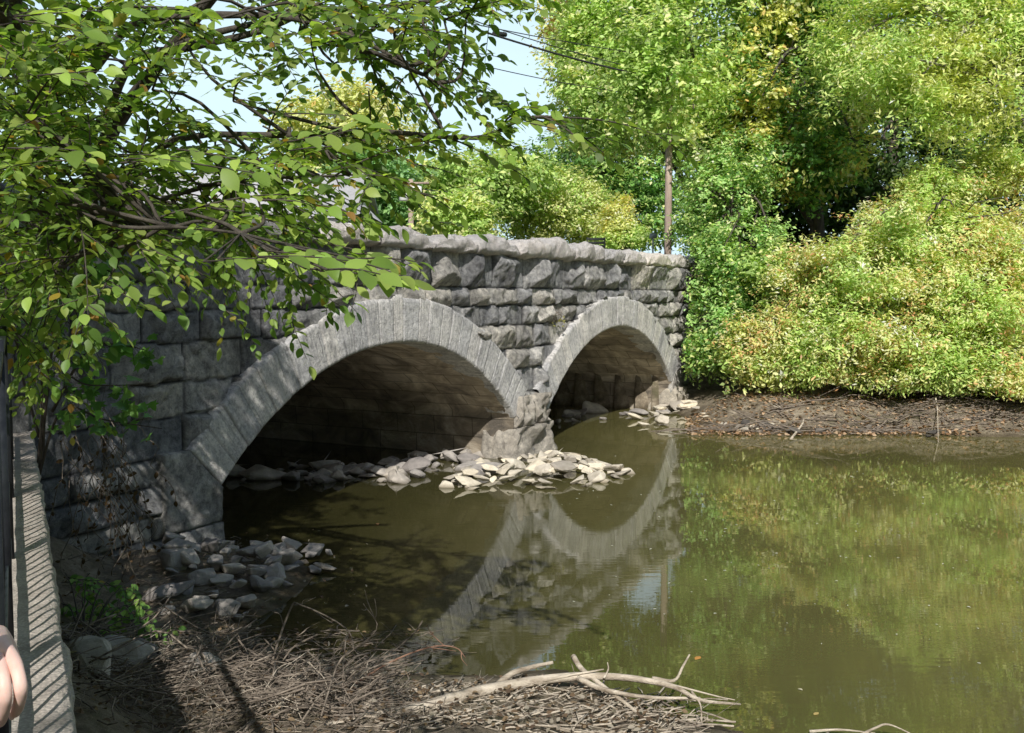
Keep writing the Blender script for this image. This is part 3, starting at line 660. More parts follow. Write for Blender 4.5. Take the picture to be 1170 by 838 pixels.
def tree(name, label, cat, lobes_px, pal, n_cl, per, leaf, clr, trunk=None, seed=1, patch=None, patch_amt=0, fill=.2, elong=1.5, hang=0, limbs=6, group=None, bark='bark', tr=.25, psc=.9, part='crown', nosub=False, shoots=0, shoot_len=1.0, gap=.35):
    """lobes_px: (px,py,Y,rpx,rpy,depth m)"""
    lobes = []
    for (px, py, Y, rx, ry, dp) in lobes_px:
        c = P(px, py, Y); k = Y / F; lobes.append((c[0], c[1], c[2], rx * k, dp, ry * k))
    sp_k = 1.0 if hang else .88
    rl = random.Random(seed * 7 + 1); ex_ = []
    for l in lobes:
        for _ in range(0 if nosub else 6):
            dd = Vector((rl.gauss(0, 1), rl.gauss(0, 1), rl.gauss(0, 1))).normalized(); f_ = rl.uniform(.26, .55)
            ex_.append((l[0] + dd.x * l[3] * sp_k, l[1] + dd.y * l[4] * sp_k, l[2] + dd.z * l[5] * sp_k, l[3] * f_, l[4] * f_, l[5] * f_ * .9))
    nl0 = len(lobes); lobes = lobes + ex_
    la = np.array(lobes)
    bx, by = (trunk if trunk is not None else (la[:, 0].mean(), la[:, 1].mean()))
    bz = float(height(np.array([bx]), np.array([by]))[0]) - .15
    root = empty(name, (bx, by, bz)); tag(root, label, cat, group)
    p, nn, cid, cc, out = crown_pts(lobes, n_cl, per, clr, seed, fill, gap=gap)
    if hang: p[:, 2] -= np.abs(rng.normal(size=len(p))) * hang
    n_cl = len(cc)
    if shoots:
        rs_ = np.random.default_rng(seed + 31); bi = rs_.choice(len(cc), shoots); b0_ = cc[bi]; o_ = out[bi] + rs_.normal(size=(shoots, 3)) * .45 + np.array([0, 0, .25]); o_ /= np.linalg.norm(o_, axis=1)[:, None]
        Ls = rs_.uniform(.35, 1.0, shoots) * shoot_len; nl = 26; tt = rs_.random((shoots, nl)) ** .8
        sp3 = b0_[:, None] + o_[:, None] * (tt * Ls[:, None])[..., None]; sp3[..., 2] -= (tt ** 2) * Ls[:, None] * .75 * (1 if hang else .2)
        sp3 += rs_.normal(size=sp3.shape) * .07
        sn = np.repeat((o_ * .3 + np.array([0, -.2, .8]))[:, None], nl, 1) + rs_.normal(size=sp3.shape) * .4
        p = np.concatenate([p, sp3.reshape(-1, 3)]); nn = np.concatenate([nn, sn.reshape(-1, 3)]); cid = np.concatenate([cid, np.repeat(bi, nl)])
    okz = p[:, 2] > np.maximum(height(p[:, 0], p[:, 1]) + .05, .72 + .3 * smooth_field(p, 77, .9)); s_, q_ = bridge_sq(p[:, 0], p[:, 1])
    okz &= ~((s_ > SL) & (s_ < SR - .1) & (q_ < .5) & (q_ > -11) & (p[:, 2] < 4.45)) & (p[:, 2] > .25)
    p, nn, cid = p[okz], nn[okz], cid[okz]
    V, fl = leaf_quads(p, nn, leaf, elong, seed, hang)
    col = np.repeat(colourise(p, cid, n_cl, pal, seed, patch, patch_amt, psc), 4, 0)
    link(part, mesh_np(part, V - np.array([bx, by, bz]), fl, 4, None, col), M['leaf'], root)
    # trunk and limbs
    mb = MB(); top = la[np.argmax(la[:, 2])]; zt = min(la[:, 2].max(), bz + (la[:, 2].max() - bz) * .9)
    tp = [np.array([bx, by, bz]), np.array([bx + random.uniform(-.2, .2), by, bz + (zt - bz) * .35]), np.array([(bx + la[:, 0].mean()) / 2, (by + la[:, 1].mean()) / 2, bz + (zt - bz) * .7]), np.array([top[0] * .5 + bx * .5, top[1] * .5 + by * .5, zt])]
    if tr > 0:
        pts = bez(tp, 18); mb.tube(pts, np.linspace(tr, tr * .25, len(pts)) * (1 + .5 * np.exp(-np.arange(len(pts)) * .9)), 9, .15)
        mb.build('trunk', M[bark], root, True)
        mb = MB()
        for i in range(limbs * 2):
            l = la[i % len(la)]; st = pts[random.randint(4, len(pts) - 3)]; dd = rng.normal(size=3); dd /= np.linalg.norm(dd)
            en = l[:3] + dd * l[3:6] * .8; md = (st + en) / 2 + np.array([0, 0, .12 * np.linalg.norm(en - st)]) + rng.normal(size=3) * .15
            b = bez([st, md, en], 10); mb.tube(b, np.linspace(tr * .32, .02, len(b)), 5, .2)
            for j in range(3):
                s_ = b[random.randint(3, len(b) - 2)]; e_ = s_ + (rng.normal(size=3) * .45 + (en - st) / (np.linalg.norm(en - st) + .01) * .6) * l[3] * .6; mb.tube([s_, (s_ + e_) / 2 + rng.normal(size=3) * .08, e_], [tr * .12, .018, .008], 4)
        mb.build('limbs', M[bark], root, True)
    return root
g_dark = [(.035, .075, .018), (.06, .11, .025)]
g_mid = [(.10, .15, .04), (.155, .20, .065)]
g_bright = [(.135, .20, .05), (.21, .27, .09)]
g_yel = [(.21, .24, .07), (.29, .30, .11)]
g_oliv = [(.17, .19, .07), (.24, .245, .10)]
gold = [(.34, .27, .07), (.30, .20, .07), (.22, .22, .06)]
tan = [(.34, .23, .11), (.30, .18, .10), (.33, .28, .12)]
bg = 'trees behind the bridge'
tree('broadleaf_tree', 'pale yellowish round-topped tree far behind the left end of the parapet', 'tree', [(400, 150, 62, 72, 46, 4), (380, 210, 62, 60, 60, 4)], g_oliv, 700, 26, .24, 1.0, seed=11, patch=gold, patch_amt=.3)
tree('broadleaf_tree', 'blue-green tree behind the parapet left of the transformer pole', 'tree', [(425, 215, 55, 55, 35, 3.5), (440, 255, 55, 50, 35, 3)], [(.06, .11, .045), (.10, .16, .06)], 500, 26, .22, .9, seed=12)
tree('broadleaf_tree', 'mid green tree in the centre of the row behind the parapet', 'tree', [(545, 220, 57, 55, 36, 3.5), (500, 225, 57, 40, 40, 3), (580, 215, 60, 45, 30, 3.5)], g_mid, 800, 26, .22, .9, seed=13, patch=g_yel, patch_amt=.25)
tree('rounded_shrub', 'small yellow-green bush just above the coping at the middle of the bridge', 'shrub', [(520, 248, 46, 32, 24, 1.5), (545, 258, 46, 26, 20, 1.4)], g_bright, 350, 26, .16, .6, seed=14, patch=g_yel, patch_amt=.4, tr=.08)
tree('rounded_tree', 'broad olive rounded tree with feathery crown above the coping', 'tree', [(648, 240, 62, 52, 38, 3.2), (618, 258, 62, 36, 30, 2.8), (678, 258, 61, 32, 28, 2.6)], g_oliv, 900, 26, .15, .7, seed=15, patch=g_bright, patch_amt=.35, trunk=tuple(P(640, 300, 63)[:2]), tr=.07)
tree('conical_shrub', 'small cone-shaped golden green shrub above the coping', 'shrub', [(708, 268, 57, 21, 18, 1.2), (708, 252, 57, 16, 18, 1), (708, 236, 57, 9, 14, .6)], g_yel, 330, 26, .12, .4, seed=16, patch=gold, patch_amt=.4, tr=.06, nosub=True)
tree('low_shrub', 'low green bush at the foot of the cone-shaped shrub', 'shrub', [(728, 272, 56, 18, 11, .8), (700, 277, 56, 20, 8, .8)], g_bright, 160, 24, .12, .4, seed=17, tr=.04)
tree('broadleaf_tree', 'dark green maple behind the weathered utility pole', 'tree', [(680, 190, 71, 45, 32, 3.5), (735, 195, 71, 45, 42, 3.5), (745, 245, 70, 45, 35, 3), (700, 225, 72, 35, 30, 3), (640, 182, 74, 35, 22, 3.5)], g_dark, 1100, 26, .22, .8, seed=18, patch=g_mid, patch_amt=.35)
tree('broadleaf_tree', 'distant green tree filling the gap at the centre of the skyline', 'tree', [(600, 215, 75, 90, 34, 5), (470, 235, 72, 60, 30, 5)], g_mid, 500, 24, .3, 1.2, seed=19, patch=g_bright, patch_amt=.35)
tree('tall_tree', 'tall bright green tree over the far end of the bridge', 'tree', [(715, 55, 36, 62, 62, 2.4), (770, 20, 36, 80, 60, 3), (700, 120, 36, 55, 42, 2.2), (790, 110, 35, 62, 62, 2.6), (660, 30, 37, 30, 45, 1.6), (840, 40, 36, 70, 60, 3), (780, -60, 36, 120, 60, 3.5), (812, 190, 34, 32, 45, 1.8), (770, 105, 30.2, 52, 42, .9), (740, 60, 30.6, 50, 50, 1.2)], g_bright, 3600, 24, .13, .55, trunk=tuple(P(835, 300, 36)[:2]), seed=21, shoots=420, shoot_len=1.2, patch=g_mid, patch_amt=.35, limbs=8, gap=.55)
tree('tall_tree', 'yellow-brown leaved tree at the left edge of the tall canopy', 'tree', [(655, 45, 40, 26, 42, 1.3), (665, 100, 40, 26, 32, 1.2), (650, 10, 40, 28, 25, 1.3), (690, 150, 40, 32, 30, 1.3)], g_oliv, 420, 22, .14, .5, seed=22, shoots=60, shoot_len=1.0, patch=gold + tan, patch_amt=.5, tr=.12, trunk=tuple(P(815, 300, 40)[:2]))
tree('tall_tree', 'dark maple with golden tinged outer leaves behind the river bank', 'tree', [(860, 140, 33, 52, 40, 2.2), (905, 185, 32, 62, 42, 2.2), (880, 70, 35, 48, 40, 2), (950, 20, 34, 62, 50, 2.4), (960, 110, 34, 50, 55, 2.2), (840, 95, 34, 35, 35, 1.8)], g_dark, 1900, 24, .13, .5, trunk=tuple(P(930, 300, 34)[:2]), seed=23, shoots=260, shoot_len=1.1, patch=gold + g_yel, patch_amt=.45, limbs=9, tr=.3)
tree('tall_tree', 'deep shaded tree mass standing behind the maple on the far bank', 'tree', [(930, 240, 39, 100, 80, 3), (1030, 170, 39, 110, 110, 3), (1130, 120, 40, 110, 120, 3), (860, 250, 39, 60, 70, 2.5), (1180, 250, 38, 90, 120, 3), (985, 300, 38, 120, 60, 2.5)], [(.018, .035, .010), (.035, .06, .016)], 2600, 24, .18, .8, seed=24, limbs=10, tr=.35)
tree('willowy_tree', 'light green feathery tree leaning in at the top right corner', 'tree', [(1050, 40, 27, 95, 48, 2.2), (1010, 80, 27, 55, 32, 1.8), (1120, 70, 27, 80, 45, 2.2), (1180, 20, 28, 90, 70, 2.5), (1040, -50, 28, 110, 60, 2.5), (1090, 120, 26, 60, 28, 1.6), (1170, 160, 27, 50, 40, 1.8), (960, 70, 29, 35, 28, 1.2)], g_bright, 3600, 28, .065, .38, trunk=tuple(P(1230, 300, 27)[:2]), seed=25, shoots=520, shoot_len=1.5, patch=g_yel, patch_amt=.35, elong=2.6, hang=.12, limbs=10, bark='bark_grey', gap=.62)
tree('overhanging_shrub', 'large yellow-green shrub tumbling over the far bank with tan dry patches', 'shrub', [(1060, 270, 25.4, 70, 46, 1.3), (985, 300, 25, 55, 40, 1.3), (1110, 345, 24.8, 72, 50, 1.3), (935, 335, 25.8, 50, 34, 1.2), (895, 380, 25.7, 42, 26, 1.1), (960, 390, 25, 48, 30, 1.1), (1040, 385, 24.7, 60, 32, 1.2), (1130, 405, 24.3, 60, 28, 1.2), (1190, 300, 25.4, 60, 66, 1.5), (1065, 215, 26.4, 34, 24, 1.0), (1010, 250, 26.4, 30, 26, 1), (1130, 200, 27, 34, 24, 1), (930, 415, 25.4, 38, 20, .9), (1020, 420, 24.6, 40, 20, .9), (1100, 428, 24.2, 44, 18, .9), (1165, 430, 24, 36, 18, .9), (860, 400, 26, 36, 24, .9)], g_bright, 8600, 28, .056, .27, trunk=tuple(P(1080, 430, 27)[:2]), seed=26, shoots=900, shoot_len=1.3, patch=[(.36, .225, .10), (.32, .17, .085), (.33, .26, .11)] + g_yel, patch_amt=.50, elong=2.2, hang=.1, limbs=14, gap=.75, tr=.14, psc=1.1)
tree('ivy_covered_tree', 'cool green leafy tree pressed against the far end of the bridge', 'tree', [(825, 235, 29.5, 42, 52, 1.4), (815, 320, 28.4, 38, 50, 1.2), (850, 300, 28.4, 45, 50, 1.4), (830, 385, 27.6, 42, 35, 1.2), (800, 405, 28, 26, 26, .8), (850, 190, 30, 36, 36, 1.2), (805, 250, 31, 20, 60, 1)], [(.085, .15, .048), (.15, .22, .075)], 2300, 24, .085, .32, trunk=tuple(P(845, 440, 29.5)[:2]), seed=27, shoots=240, shoot_len=0.8, patch=g_bright + g_dark, patch_amt=.45, limbs=8, tr=.14, gap=.6)
tree('low_shrub', 'leafy green bush spilling between the bridge end and the tumbling shrub', 'shrub', [(870, 400, 26.3, 40, 26, 1), (900, 350, 27, 36, 30, 1), (880, 320, 27.4, 34, 30, 1)], g_mid, 600, 24, .10, .35, seed=28, shoots=80, shoot_len=0.8, patch=g_yel, patch_amt=.3, hang=.1, tr=.05)
def sky_block_tree(x, y, h, rr, label, seed):  # unseen trees added out of view to keep sky light off facade and banks
    global P
    keepP = P; P = lambda a, b, Y: np.array([a, Y, b], float)
    k = F / 1.0
    try: tree('tall_tree', label, 'tree', [(x, h * .62, y, rr * F / y, h * .38 * F / y, rr)], g_mid, 700, 16, .42, 1.6, seed=seed, tr=.3)
    finally: P = keepP
sky_block_tree(14, -9, 13, 5, 'unseen tree added behind the camera to the right to block sky light', 41)
sky_block_tree(2, -17, 14, 5.5, 'unseen tree added straight behind the camera to block sky light', 42)
sky_block_tree(-13, -6, 13, 5, 'unseen tree added behind the camera to the left to block sky light', 43)
sky_block_tree(27, 5, 13, 6, 'unseen tree added on the far bank beyond the right edge to block sky light', 44)
# ------------------------------------------------------------------ near tree (real leaves on twigs)
_w = [(.0, 0), (.12, .15), (.30, .265), (.50, .30), (.70, .235), (.87, .11), (1, 0)]
LEAF = np.array([(x, 0, .03 * math.sin(x * 3.1)) for x, _ in _w] + [(x, y, .05 * y + .015 * (i % 2)) for i, (x, y) in enumerate(_w[1:-1])] + [(x, -y, .05 * y + .015 * (i % 2)) for i, (x, y) in enumerate(_w[1:-1])])
LF = [(0, 1, 7), (0, 12, 1)] + [(i, i + 1, i + 7, i + 6) for i in range(1, 5)] + [(i, i + 11, i + 12, i + 1) for i in range(1, 5)] + [(5, 6, 11), (5, 16, 6)]
MAPLE = np.array([(0, 0, 0), (.12, .28, .02), (.10, .52, 0), (.34, .36, .03), (.55, .62, 0), (.58, .26, .03), (.78, .22, .02), (1, 0, -.03), (.78, -.22, .02), (.58, -.26, .03), (.55, -.62, 0), (.34, -.36, .03), (.10, -.52, 0), (.12, -.28, .02), (.35, 0, .0)])
MF = [(i, i + 1, 14) for i in range(13)] + [(13, 0, 14)]
def leaves_mesh(name, pos, dirs, ups, size, col, shape=LEAF, faces=LF, root=None, mat='leaf'):
    pos = np.array(pos); dirs = np.array(dirs); ups = np.array(ups); size = np.array(size); n = len(pos)
    dirs = dirs / np.linalg.norm(dirs, axis=1)[:, None]; y = np.cross(ups, dirs); y /= np.linalg.norm(y, axis=1)[:, None] + 1e-9; z = np.cross(dirs, y)
    m = len(shape); curl = rng.uniform(-.25, .1, n)
    sh = np.repeat(shape[None], n, 0).copy(); sh[..., 2] += curl[:, None] * sh[..., 0] ** 2; sh[..., 2] += np.abs(sh[..., 1]) * rng.uniform(-.1, .55, n)[:, None]
    V = pos[:, None] + (sh[..., :1] * dirs[:, None] + sh[..., 1:2] * y[:, None] + sh[..., 2:] * z[:, None]) * size[:, None, None]
    flat = np.concatenate([np.array(f) for f in faces]); tot = np.array([len(f) for f in faces])
    fl = (flat[None] + (np.arange(n) * m)[:, None]).ravel(); tt = np.tile(tot, n)
    V = V.reshape(-1, 3)
    if root is not None: V = V - np.array(root.location)
    return link(name, mesh_np(name, V, fl, tt, None, np.repeat(np.array(col), m, 0)), M[mat], root)
class Foliage:
    def __init__(s): s.p = []; s.d = []; s.u = []; s.s = []; s.c = []; s.mb = MB()
    def leaf(s, p, d, u, sz, c): s.p.append(p); s.d.append(d); s.u.append(u); s.s.append(sz); s.c.append(c)
    def spray(s, st, dr, L, leafsz, pal, sub=3, up=(0, 0, 1), dens=1.0, rad=.006, yellow=.03, droop=.25):
        """a flat spray of alternate leaves on a curved twig with side twigs"""
        dr = np.array(dr, float); dr /= np.linalg.norm(dr); up = np.array(up, float) + rng.normal(size=3) * .25; up /= np.linalg.norm(up)
        n = max(4, int(L / (leafsz * .42) * dens)); side = np.cross(up, dr); side /= np.linalg.norm(side) + 1e-9
        t = np.linspace(0, 1, n); bend = rng.normal() * .2
        pts = st + dr * (t * L)[:, None] + side * (bend * t ** 2 * L)[:, None] - np.array([0, 0, 1]) * (droop * t ** 2 * L)[:, None]
        s.mb.tube(pts[::2] if n > 7 else pts, np.linspace(rad, .0015, len(pts[::2] if n > 7 else pts)), 4)
        cb = np.exp(rng.normal() * .15)
        for i in range(1, n):
            sg = 1 if i % 2 else -1
            d = (pts[i] - pts[i - 1]); d /= np.linalg.norm(d) + 1e-9
            ld = d * rng.uniform(.4, .9) + side * sg * rng.uniform(.6, 1) - np.array([0, 0, 1]) * rng.uniform(-.05, .5)
            if i == n - 1: ld = d - np.array([0, 0, .25])
            c = np.array(pal[rng.integers(len(pal))]) * np.exp(rng.normal() * .18) * cb
            if rng.random() < yellow: c = np.array([(.40, .30, .05), (.35, .20, .06), (.45, .38, .10)][rng.integers(3)])
            s.leaf(pts[i], ld, up + rng.normal(size=3) * .3, leafsz * rng.uniform(.65, 1.2), c)
        for j in range(sub):
            i = rng.integers(1, n - 1); sg = rng.choice((-1, 1))
            s.spray(pts[i], dr * .7 + side * sg * rng.uniform(.5, .9) + np.array([0, 0, rng.normal() * .15]), L * rng.uniform(.35, .6), leafsz, pal, 0, up, dens, rad * .6, yellow, droop)
    def build(s, root, leafname, twigname='twigs', shape=LEAF, faces=LF, twigmat='bark', mat='leaf'):
        leaves_mesh(leafname, s.p, s.d, s.u, s.s, s.c, shape, faces, root, mat); s.mb.build(twigname, M[twigmat], root)
nearpal = [(.17, .27, .06), (.25, .36, .08), (.13, .23, .05), (.34, .43, .11)]
brightpal = [(.26, .38, .08), (.34, .46, .10), (.20, .32, .06)]
TB = np.array([-5.75, 10.1, 2.2])
lt = empty('overhanging_tree', tuple(TB)); tag(lt, 'dark-limbed leafy tree leaning over the river from the left edge of the photo', 'tree')
limbs = []   # (points, r0, r1)
trunk = bez([TB - np.array([0, 0, .4]), (-5.6, 9.8, 3.6), (-5.3, 9.2, 5.0), (-5.1, 8.7, 6.4)], 16)
mb = MB(); mb.tube(trunk, np.linspace(.26, .13, len(trunk)), 10, .12)
t2 = bez([TB + np.array([.25, -.5, -.4]), (-5.2, 9.2, 3.9), (-4.6, 8.8, 5.2), (-4.2, 8.2, 6.6)], 16); mb.tube(t2, np.linspace(.17, .08, len(t2)), 9, .12)
mb.build('trunk', M['bark_grey'], lt, True)
def L3(*p): return [P(*q) for q in p]
limbs = [
    ([trunk[9]] + L3((60, 260, 8.6), (130, 145, 8.2), (165, 95, 7.9), (235, 5, 7.5), (290, -60, 7.2)), .085, .035),
    ([trunk[11]] + L3((90, 150, 8.3), (150, 72, 7.6), (215, 55, 7.2), (300, 35, 6.8), (365, 5, 6.4)), .05, .014),
    ([P(150, 112, 8.0)] + L3((190, 62, 7.6), (240, 40, 7.2), (330, 20, 6.8), (420, 10, 6.4), (560, -8, 6.0)), .035, .008),
    ([trunk[8]] + L3((60, 170, 7.9), (20, 55, 7.0), (15, -40, 6.4)), .09, .05),
    ([trunk[8]] + L3((70, 300, 7.8), (130, 220, 7.0), (200, 160, 6.4), (330, 155, 5.8), (430, 150, 5.5), (545, 158, 5.3), (600, 135, 5.2), (660, 135, 5.1)), .032, .004),
    ([trunk[6]] + L3((90, 290, 7.4), (160, 240, 6.6), (230, 215, 6.0), (300, 205, 5.6), (400, 200, 5.3)), .028, .004),
    ([t2[8]] + L3((80, 100, 7.4), (150, 30, 6.6), (230, 18, 6.2), (340, 22, 5.9), (420, 50, 5.7), (500, 95, 5.6)), .04, .006),
    ([trunk[6]] + L3((40, 330, 7.0), (90, 270, 6.0), (170, 260, 5.0), (260, 265, 4.2), (350, 285, 3.6)), .02, .003),
    ([trunk[12]] + L3((0, 40, 6.6), (-60, -150, 5.6), (-120, -420, 4.9)), .08, .03),
    ([trunk[13]] + L3((60, -60, 6.6), (120, -200, 5.8), (160, -380, 5.2)), .07, .02),
    ([trunk[14], np.array([-4.6, 6.5, 7.6]), np.array([-3.6, 4.6, 8.2]), np.array([-2.0, 2.8, 8.5])], .08, .02),
    ([trunk[6]] + L3((-60, 250, 7), (-120, 150, 5.5), (-250, 0, 4.4)), .07, .02),
]
mb = MB(); LP = []
for pts, r0, r1 in limbs:
    b = bez(pts, 30); mb.tube(b, np.linspace(r0, r1, len(b)), 7, .15); LP.append(b)
mb.build('limbs', M['bark'], lt, True)
LPall = np.concatenate(LP)
fo = Foliage()
zones = [((-40, -20, 130, 120), 52, (4.6, 8.2), 0), ((-20, 120, 130, 340), 90, (4.6, 8.4), 0), ((130, -20, 260, 60), 13, (5, 7.8), 0), ((130, 60, 260, 150), 4, (5, 7.6), 0),
         ((130, 150, 300, 300), 46, (4.6, 7.4), 0), ((260, -20, 400, 50), 14, (5, 7.0), 0), ((260, 50, 400, 145), 2, (5, 6.8), 0), ((400, -20, 505, 55), 16, (5, 6.6), 0), ((395, 55, 495, 100), 5, (5.2, 6.2), 0),
         ((505, -25, 590, 0), 10, (5.2, 6.2), 0), ((300, 150, 450, 200), 12, (4.8, 6.2), 0), ((290, 200, 380, 270), 13, (4.4, 6.4), 0), ((0, 330, 90, 420), 10, (5, 7.5), 0)]
for (x0, y0, x1, y1), n, (ya, yb), _ in zones:
    for i in range(n):
        tgt = P(random.uniform(x0, x1), random.uniform(y0, y1), random.uniform(ya, yb))
        d2 = np.linalg.norm(LPall - tgt, axis=1); b = LPall[np.argmin(d2 + rng.random(len(d2)) * .3)]; v = tgt - b; L = np.linalg.norm(v)
        ll = random.uniform(.45, .85)
        dirv = v / (L + 1e-6) * .6 + np.array([random.uniform(0, .9), random.uniform(-.6, .1), random.uniform(-.25, .1)])
        dirv /= np.linalg.norm(dirv); st = tgt - dirv * ll * .5
        if L > .3: fo.mb.tube(bez([b, (b + st) / 2 + rng.normal(size=3) * .06, st], 6), np.linspace(.012, .006, 7)[:len(bez([b, (b + st) / 2, st], 6))], 4)
        fo.spray(st, dirv, ll, random.uniform(.062, .085), nearpal if random.random() < .8 else brightpal, 3, yellow=.035)
# off-frame crown that shades the left bank
for i in range(430):
    d = rng.normal(size=3); d /= np.linalg.norm(d); tgt = np.array([-5.2, 6.5, 7.6]) + d * np.array([2.3 if i % 3 else 1.9, 1.9, .9]) * random.random() ** .4
    if tgt[0] > -3.4 and i % 3: continue
    fo.spray(tgt, rng.normal(size=3) * np.array([1, 1, .2]), random.uniform(.6, .9), .13, nearpal, 3, yellow=.02)
for i in range(250):
    c = np.array([-4.1, 1.9, 7.3]) if i >= 150 else np.array([[-4.6, 4.8, 6.6], [-4.8, 7.0, 7.0], [-4.7, 6.6, 7.4], [-4.9, 5.0, 7.2]][i % 4]); d = rng.normal(size=3); d /= np.linalg.norm(d); tgt = c + d * np.array([2.3, 1.7, 1.0]) * random.random() ** .4
    pr_ = (tgt[2] - HC) / tgt[1] * F
    if pr_ < 338 and tgt[0] / tgt[1] * F > -585: continue
    fo.spray(tgt, rng.normal(size=3) * np.array([1, 1, .2]), random.uniform(.5, .9), .1, nearpal, 3, yellow=.02)
# long outreaching branch, sprays along limb 4/5/6/7
for li, dens in ((4, 24), (5, 8), (6, 4), (2, 5), (1, 3)):
    b = LP[li]; n = len(b)
    for i in range(dens):
        k = random.randint(int(n * .45), n - 2); d = b[k + 1] - b[k]; d /= np.linalg.norm(d)
        side = np.cross(d, (0, 0, 1)) * random.choice((-1, 1)); dv = d * .8 + side * random.uniform(.3, .8) + np.array([0, 0, random.uniform(-.3, .3)])
        fo.spray(b[k], dv, random.uniform(.22, .45), random.uniform(.06, .08), nearpal if random.random() < .6 else brightpal, 1, yellow=.04)
    fo.spray(b[-1], b[-1] - b[-3], .45, .075, brightpal, 2)
# near bright sprays with big leaves
for (x, y, Y, n) in ((150, 180, 3.4, 3), (215, 178, 3.2, 2), (340, 165, 3.3, 2), (310, 295, 2.9, 3), (370, 305, 2.8, 3), (410, 300, 2.8, 2), (60, 90, 3.4, 2), (30, 30, 3.3, 3), (345, 140, 3.4, 1), (250, 290, 3.2, 2), (30, 180, 3.4, 2)):
    for i in range(n):
        st = P(x + random.uniform(-25, 5), y + random.uniform(-12, 10), Y + random.uniform(-.2, .3))
        fo.spray(st, (1, random.uniform(-.5, .3), random.uniform(-.2, .15)), random.uniform(.16, .3), random.uniform(.068, .092), brightpal, 0, up=(0, -.4, 1), yellow=.0, droop=.1, rad=.003)
        fo.mb.tube(bez([LP[7][-6], (LP[7][-6] + st) / 2, st], 6), .004, 4) if y > 200 else None
fo.build(lt, 'foliage', mat='leaf_near')
# maple shoots hanging in front of the wall
ms = empty('maple_sapling', tuple(P(60, 560, 8.6))); tag(ms, 'young maple with lobed green leaves hanging before the dark left abutment', 'sapling')
fm = Foliage(); mp = [(.12, .28, .06), (.18, .36, .08), (.10, .22, .05)]
for pts in (L3((40, 560, 8.6), (60, 400, 8.2), (110, 310, 7.8), (165, 345, 7.4)), L3((45, 540, 8.5), (60, 430, 8.0), (100, 440, 7.6), (160, 440, 7.3)), L3((40, 560, 8.6), (70, 470, 8.2), (120, 480, 7.8), (185, 490, 7.6)), L3((50, 520, 8.6), (50, 380, 8.4), (80, 330, 8.0), (130, 290, 7.6)), L3((45, 500, 8.6), (20, 400, 8.2), (30, 330, 7.8), (50, 350, 7.4)), L3((60, 470, 8.2), (100, 400, 7.8), (140, 395, 7.5), (165, 400, 7.4))):
    b = bez(pts, 24); fm.mb.tube(b, np.linspace(.014, .003, len(b)), 5)
    for i in range(8, len(b), 1):
        for sg in (-1, 1):
            if random.random() < .75:
                c = np.array(mp[random.randint(0, 2)]) * math.exp(random.gauss(0, .2))
                off = rng.normal(size=3) * .07; fm.mb.tube([b[i], b[i] + off], .0015, 3)
                fm.leaf(b[i] + off, np.array([random.uniform(-.3, 1), -.5 + random.uniform(-.4, .4), random.uniform(-.9, .1)]), np.array([.1, -.7, .8]) + rng.normal(size=3) * .25, random.uniform(.08, .13), c)
fm.build(ms, 'leaves', 'stems', MAPLE, MF)
# small leafy shrub at the foot of the wall
sh = empty('leafy_shrub', tuple(G(95, 735, .3))); tag(sh, 'small shrub with rounded green leaves between the wall and the rock heap', 'shrub')
fs = Foliage(); b0 = G(95, 745, .3)
for (x, y, Y) in ((75, 655, 8.9), (95, 680, 8.8), (120, 690, 8.6), (150, 670, 8.7), (168, 690, 8.6), (175, 715, 8.5), (130, 720, 8.5), (110, 725, 8.4), (160, 660, 8.9), (85, 700, 8.7), (145, 705, 8.5), (100, 655, 9), (125, 662, 8.8), (70, 690, 8.6)):
    e = P(x, y, Y); b = bez([b0, (b0 + e) / 2 + np.array([0, 0, .15]), e], 8); fs.mb.tube(b, np.linspace(.008, .003, len(b)), 4)
    for r_ in range(2): fs.spray(b[-2], (random.uniform(-.2, 1), -.5, random.uniform(-.4, .2)), random.uniform(.15, .3), .07, [(.14, .28, .06), (.19, .36, .08), (.28, .42, .10)], 1, up=(.1, -.5, 1), yellow=.03, rad=.003)
fs.build(sh, 'leaves', 'stems')
# dry vine on the left abutment
vn = empty('dry_vine', tuple(G(100, 700, .2))); tag(vn, 'brown withered vine trailing down the left abutment', 'vine')
fv = Foliage()
for i in range(30):
    x = random.uniform(60, 150); y = random.uniform(450, 560); p0 = P(x, y, 9.2 + random.uniform(-.4, .3)); pts = [p0]
    for k in range(7): pts.append(pts[-1] + np.array([random.uniform(-.1, .14), random.uniform(-.05, .03), -random.uniform(.08, .2)]))
    b = bez(pts, 14); b[:, 2] = np.maximum(b[:, 2], .3); fv.mb.tube(b, .004, 4)
    for k in range(3, len(b)):
        if random.random() < .6: fv.leaf(b[k], rng.normal(size=3) - np.array([0, 0, 1]), rng.normal(size=3), random.uniform(.04, .07), np.array([.10, .065, .035]) * math.exp(random.gauss(0, .35)))
fv.build(vn, 'dry_leaves', 'stems', twigmat='twig', mat='leaf_dry')
# tuft on the spandrel
tf = empty('weed_tuft', tuple(W(S(632), .15, 2.6))); tag(tf, 'tuft of dry yellow weeds rooted between the arches on the bridge face', 'weed'); ft = Foliage()
for i in range(16):
    p0 = W(S(632) + random.uniform(-.15, .1), .12, 2.65); ft.mb.tube([p0, p0 + np.array([random.uniform(-.1, .1), -.08, .12]), p0 + np.array([random.uniform(-.25, .2), -.15, random.uniform(.1, .4)])], .004, 4)
    ft.leaf(p0 + rng.normal(size=3) * .08, rng.normal(size=3), (0, -1, 1), .07, (.25, .24, .08))
ft.build(tf, 'leaves', 'stems', twigmat='twig')
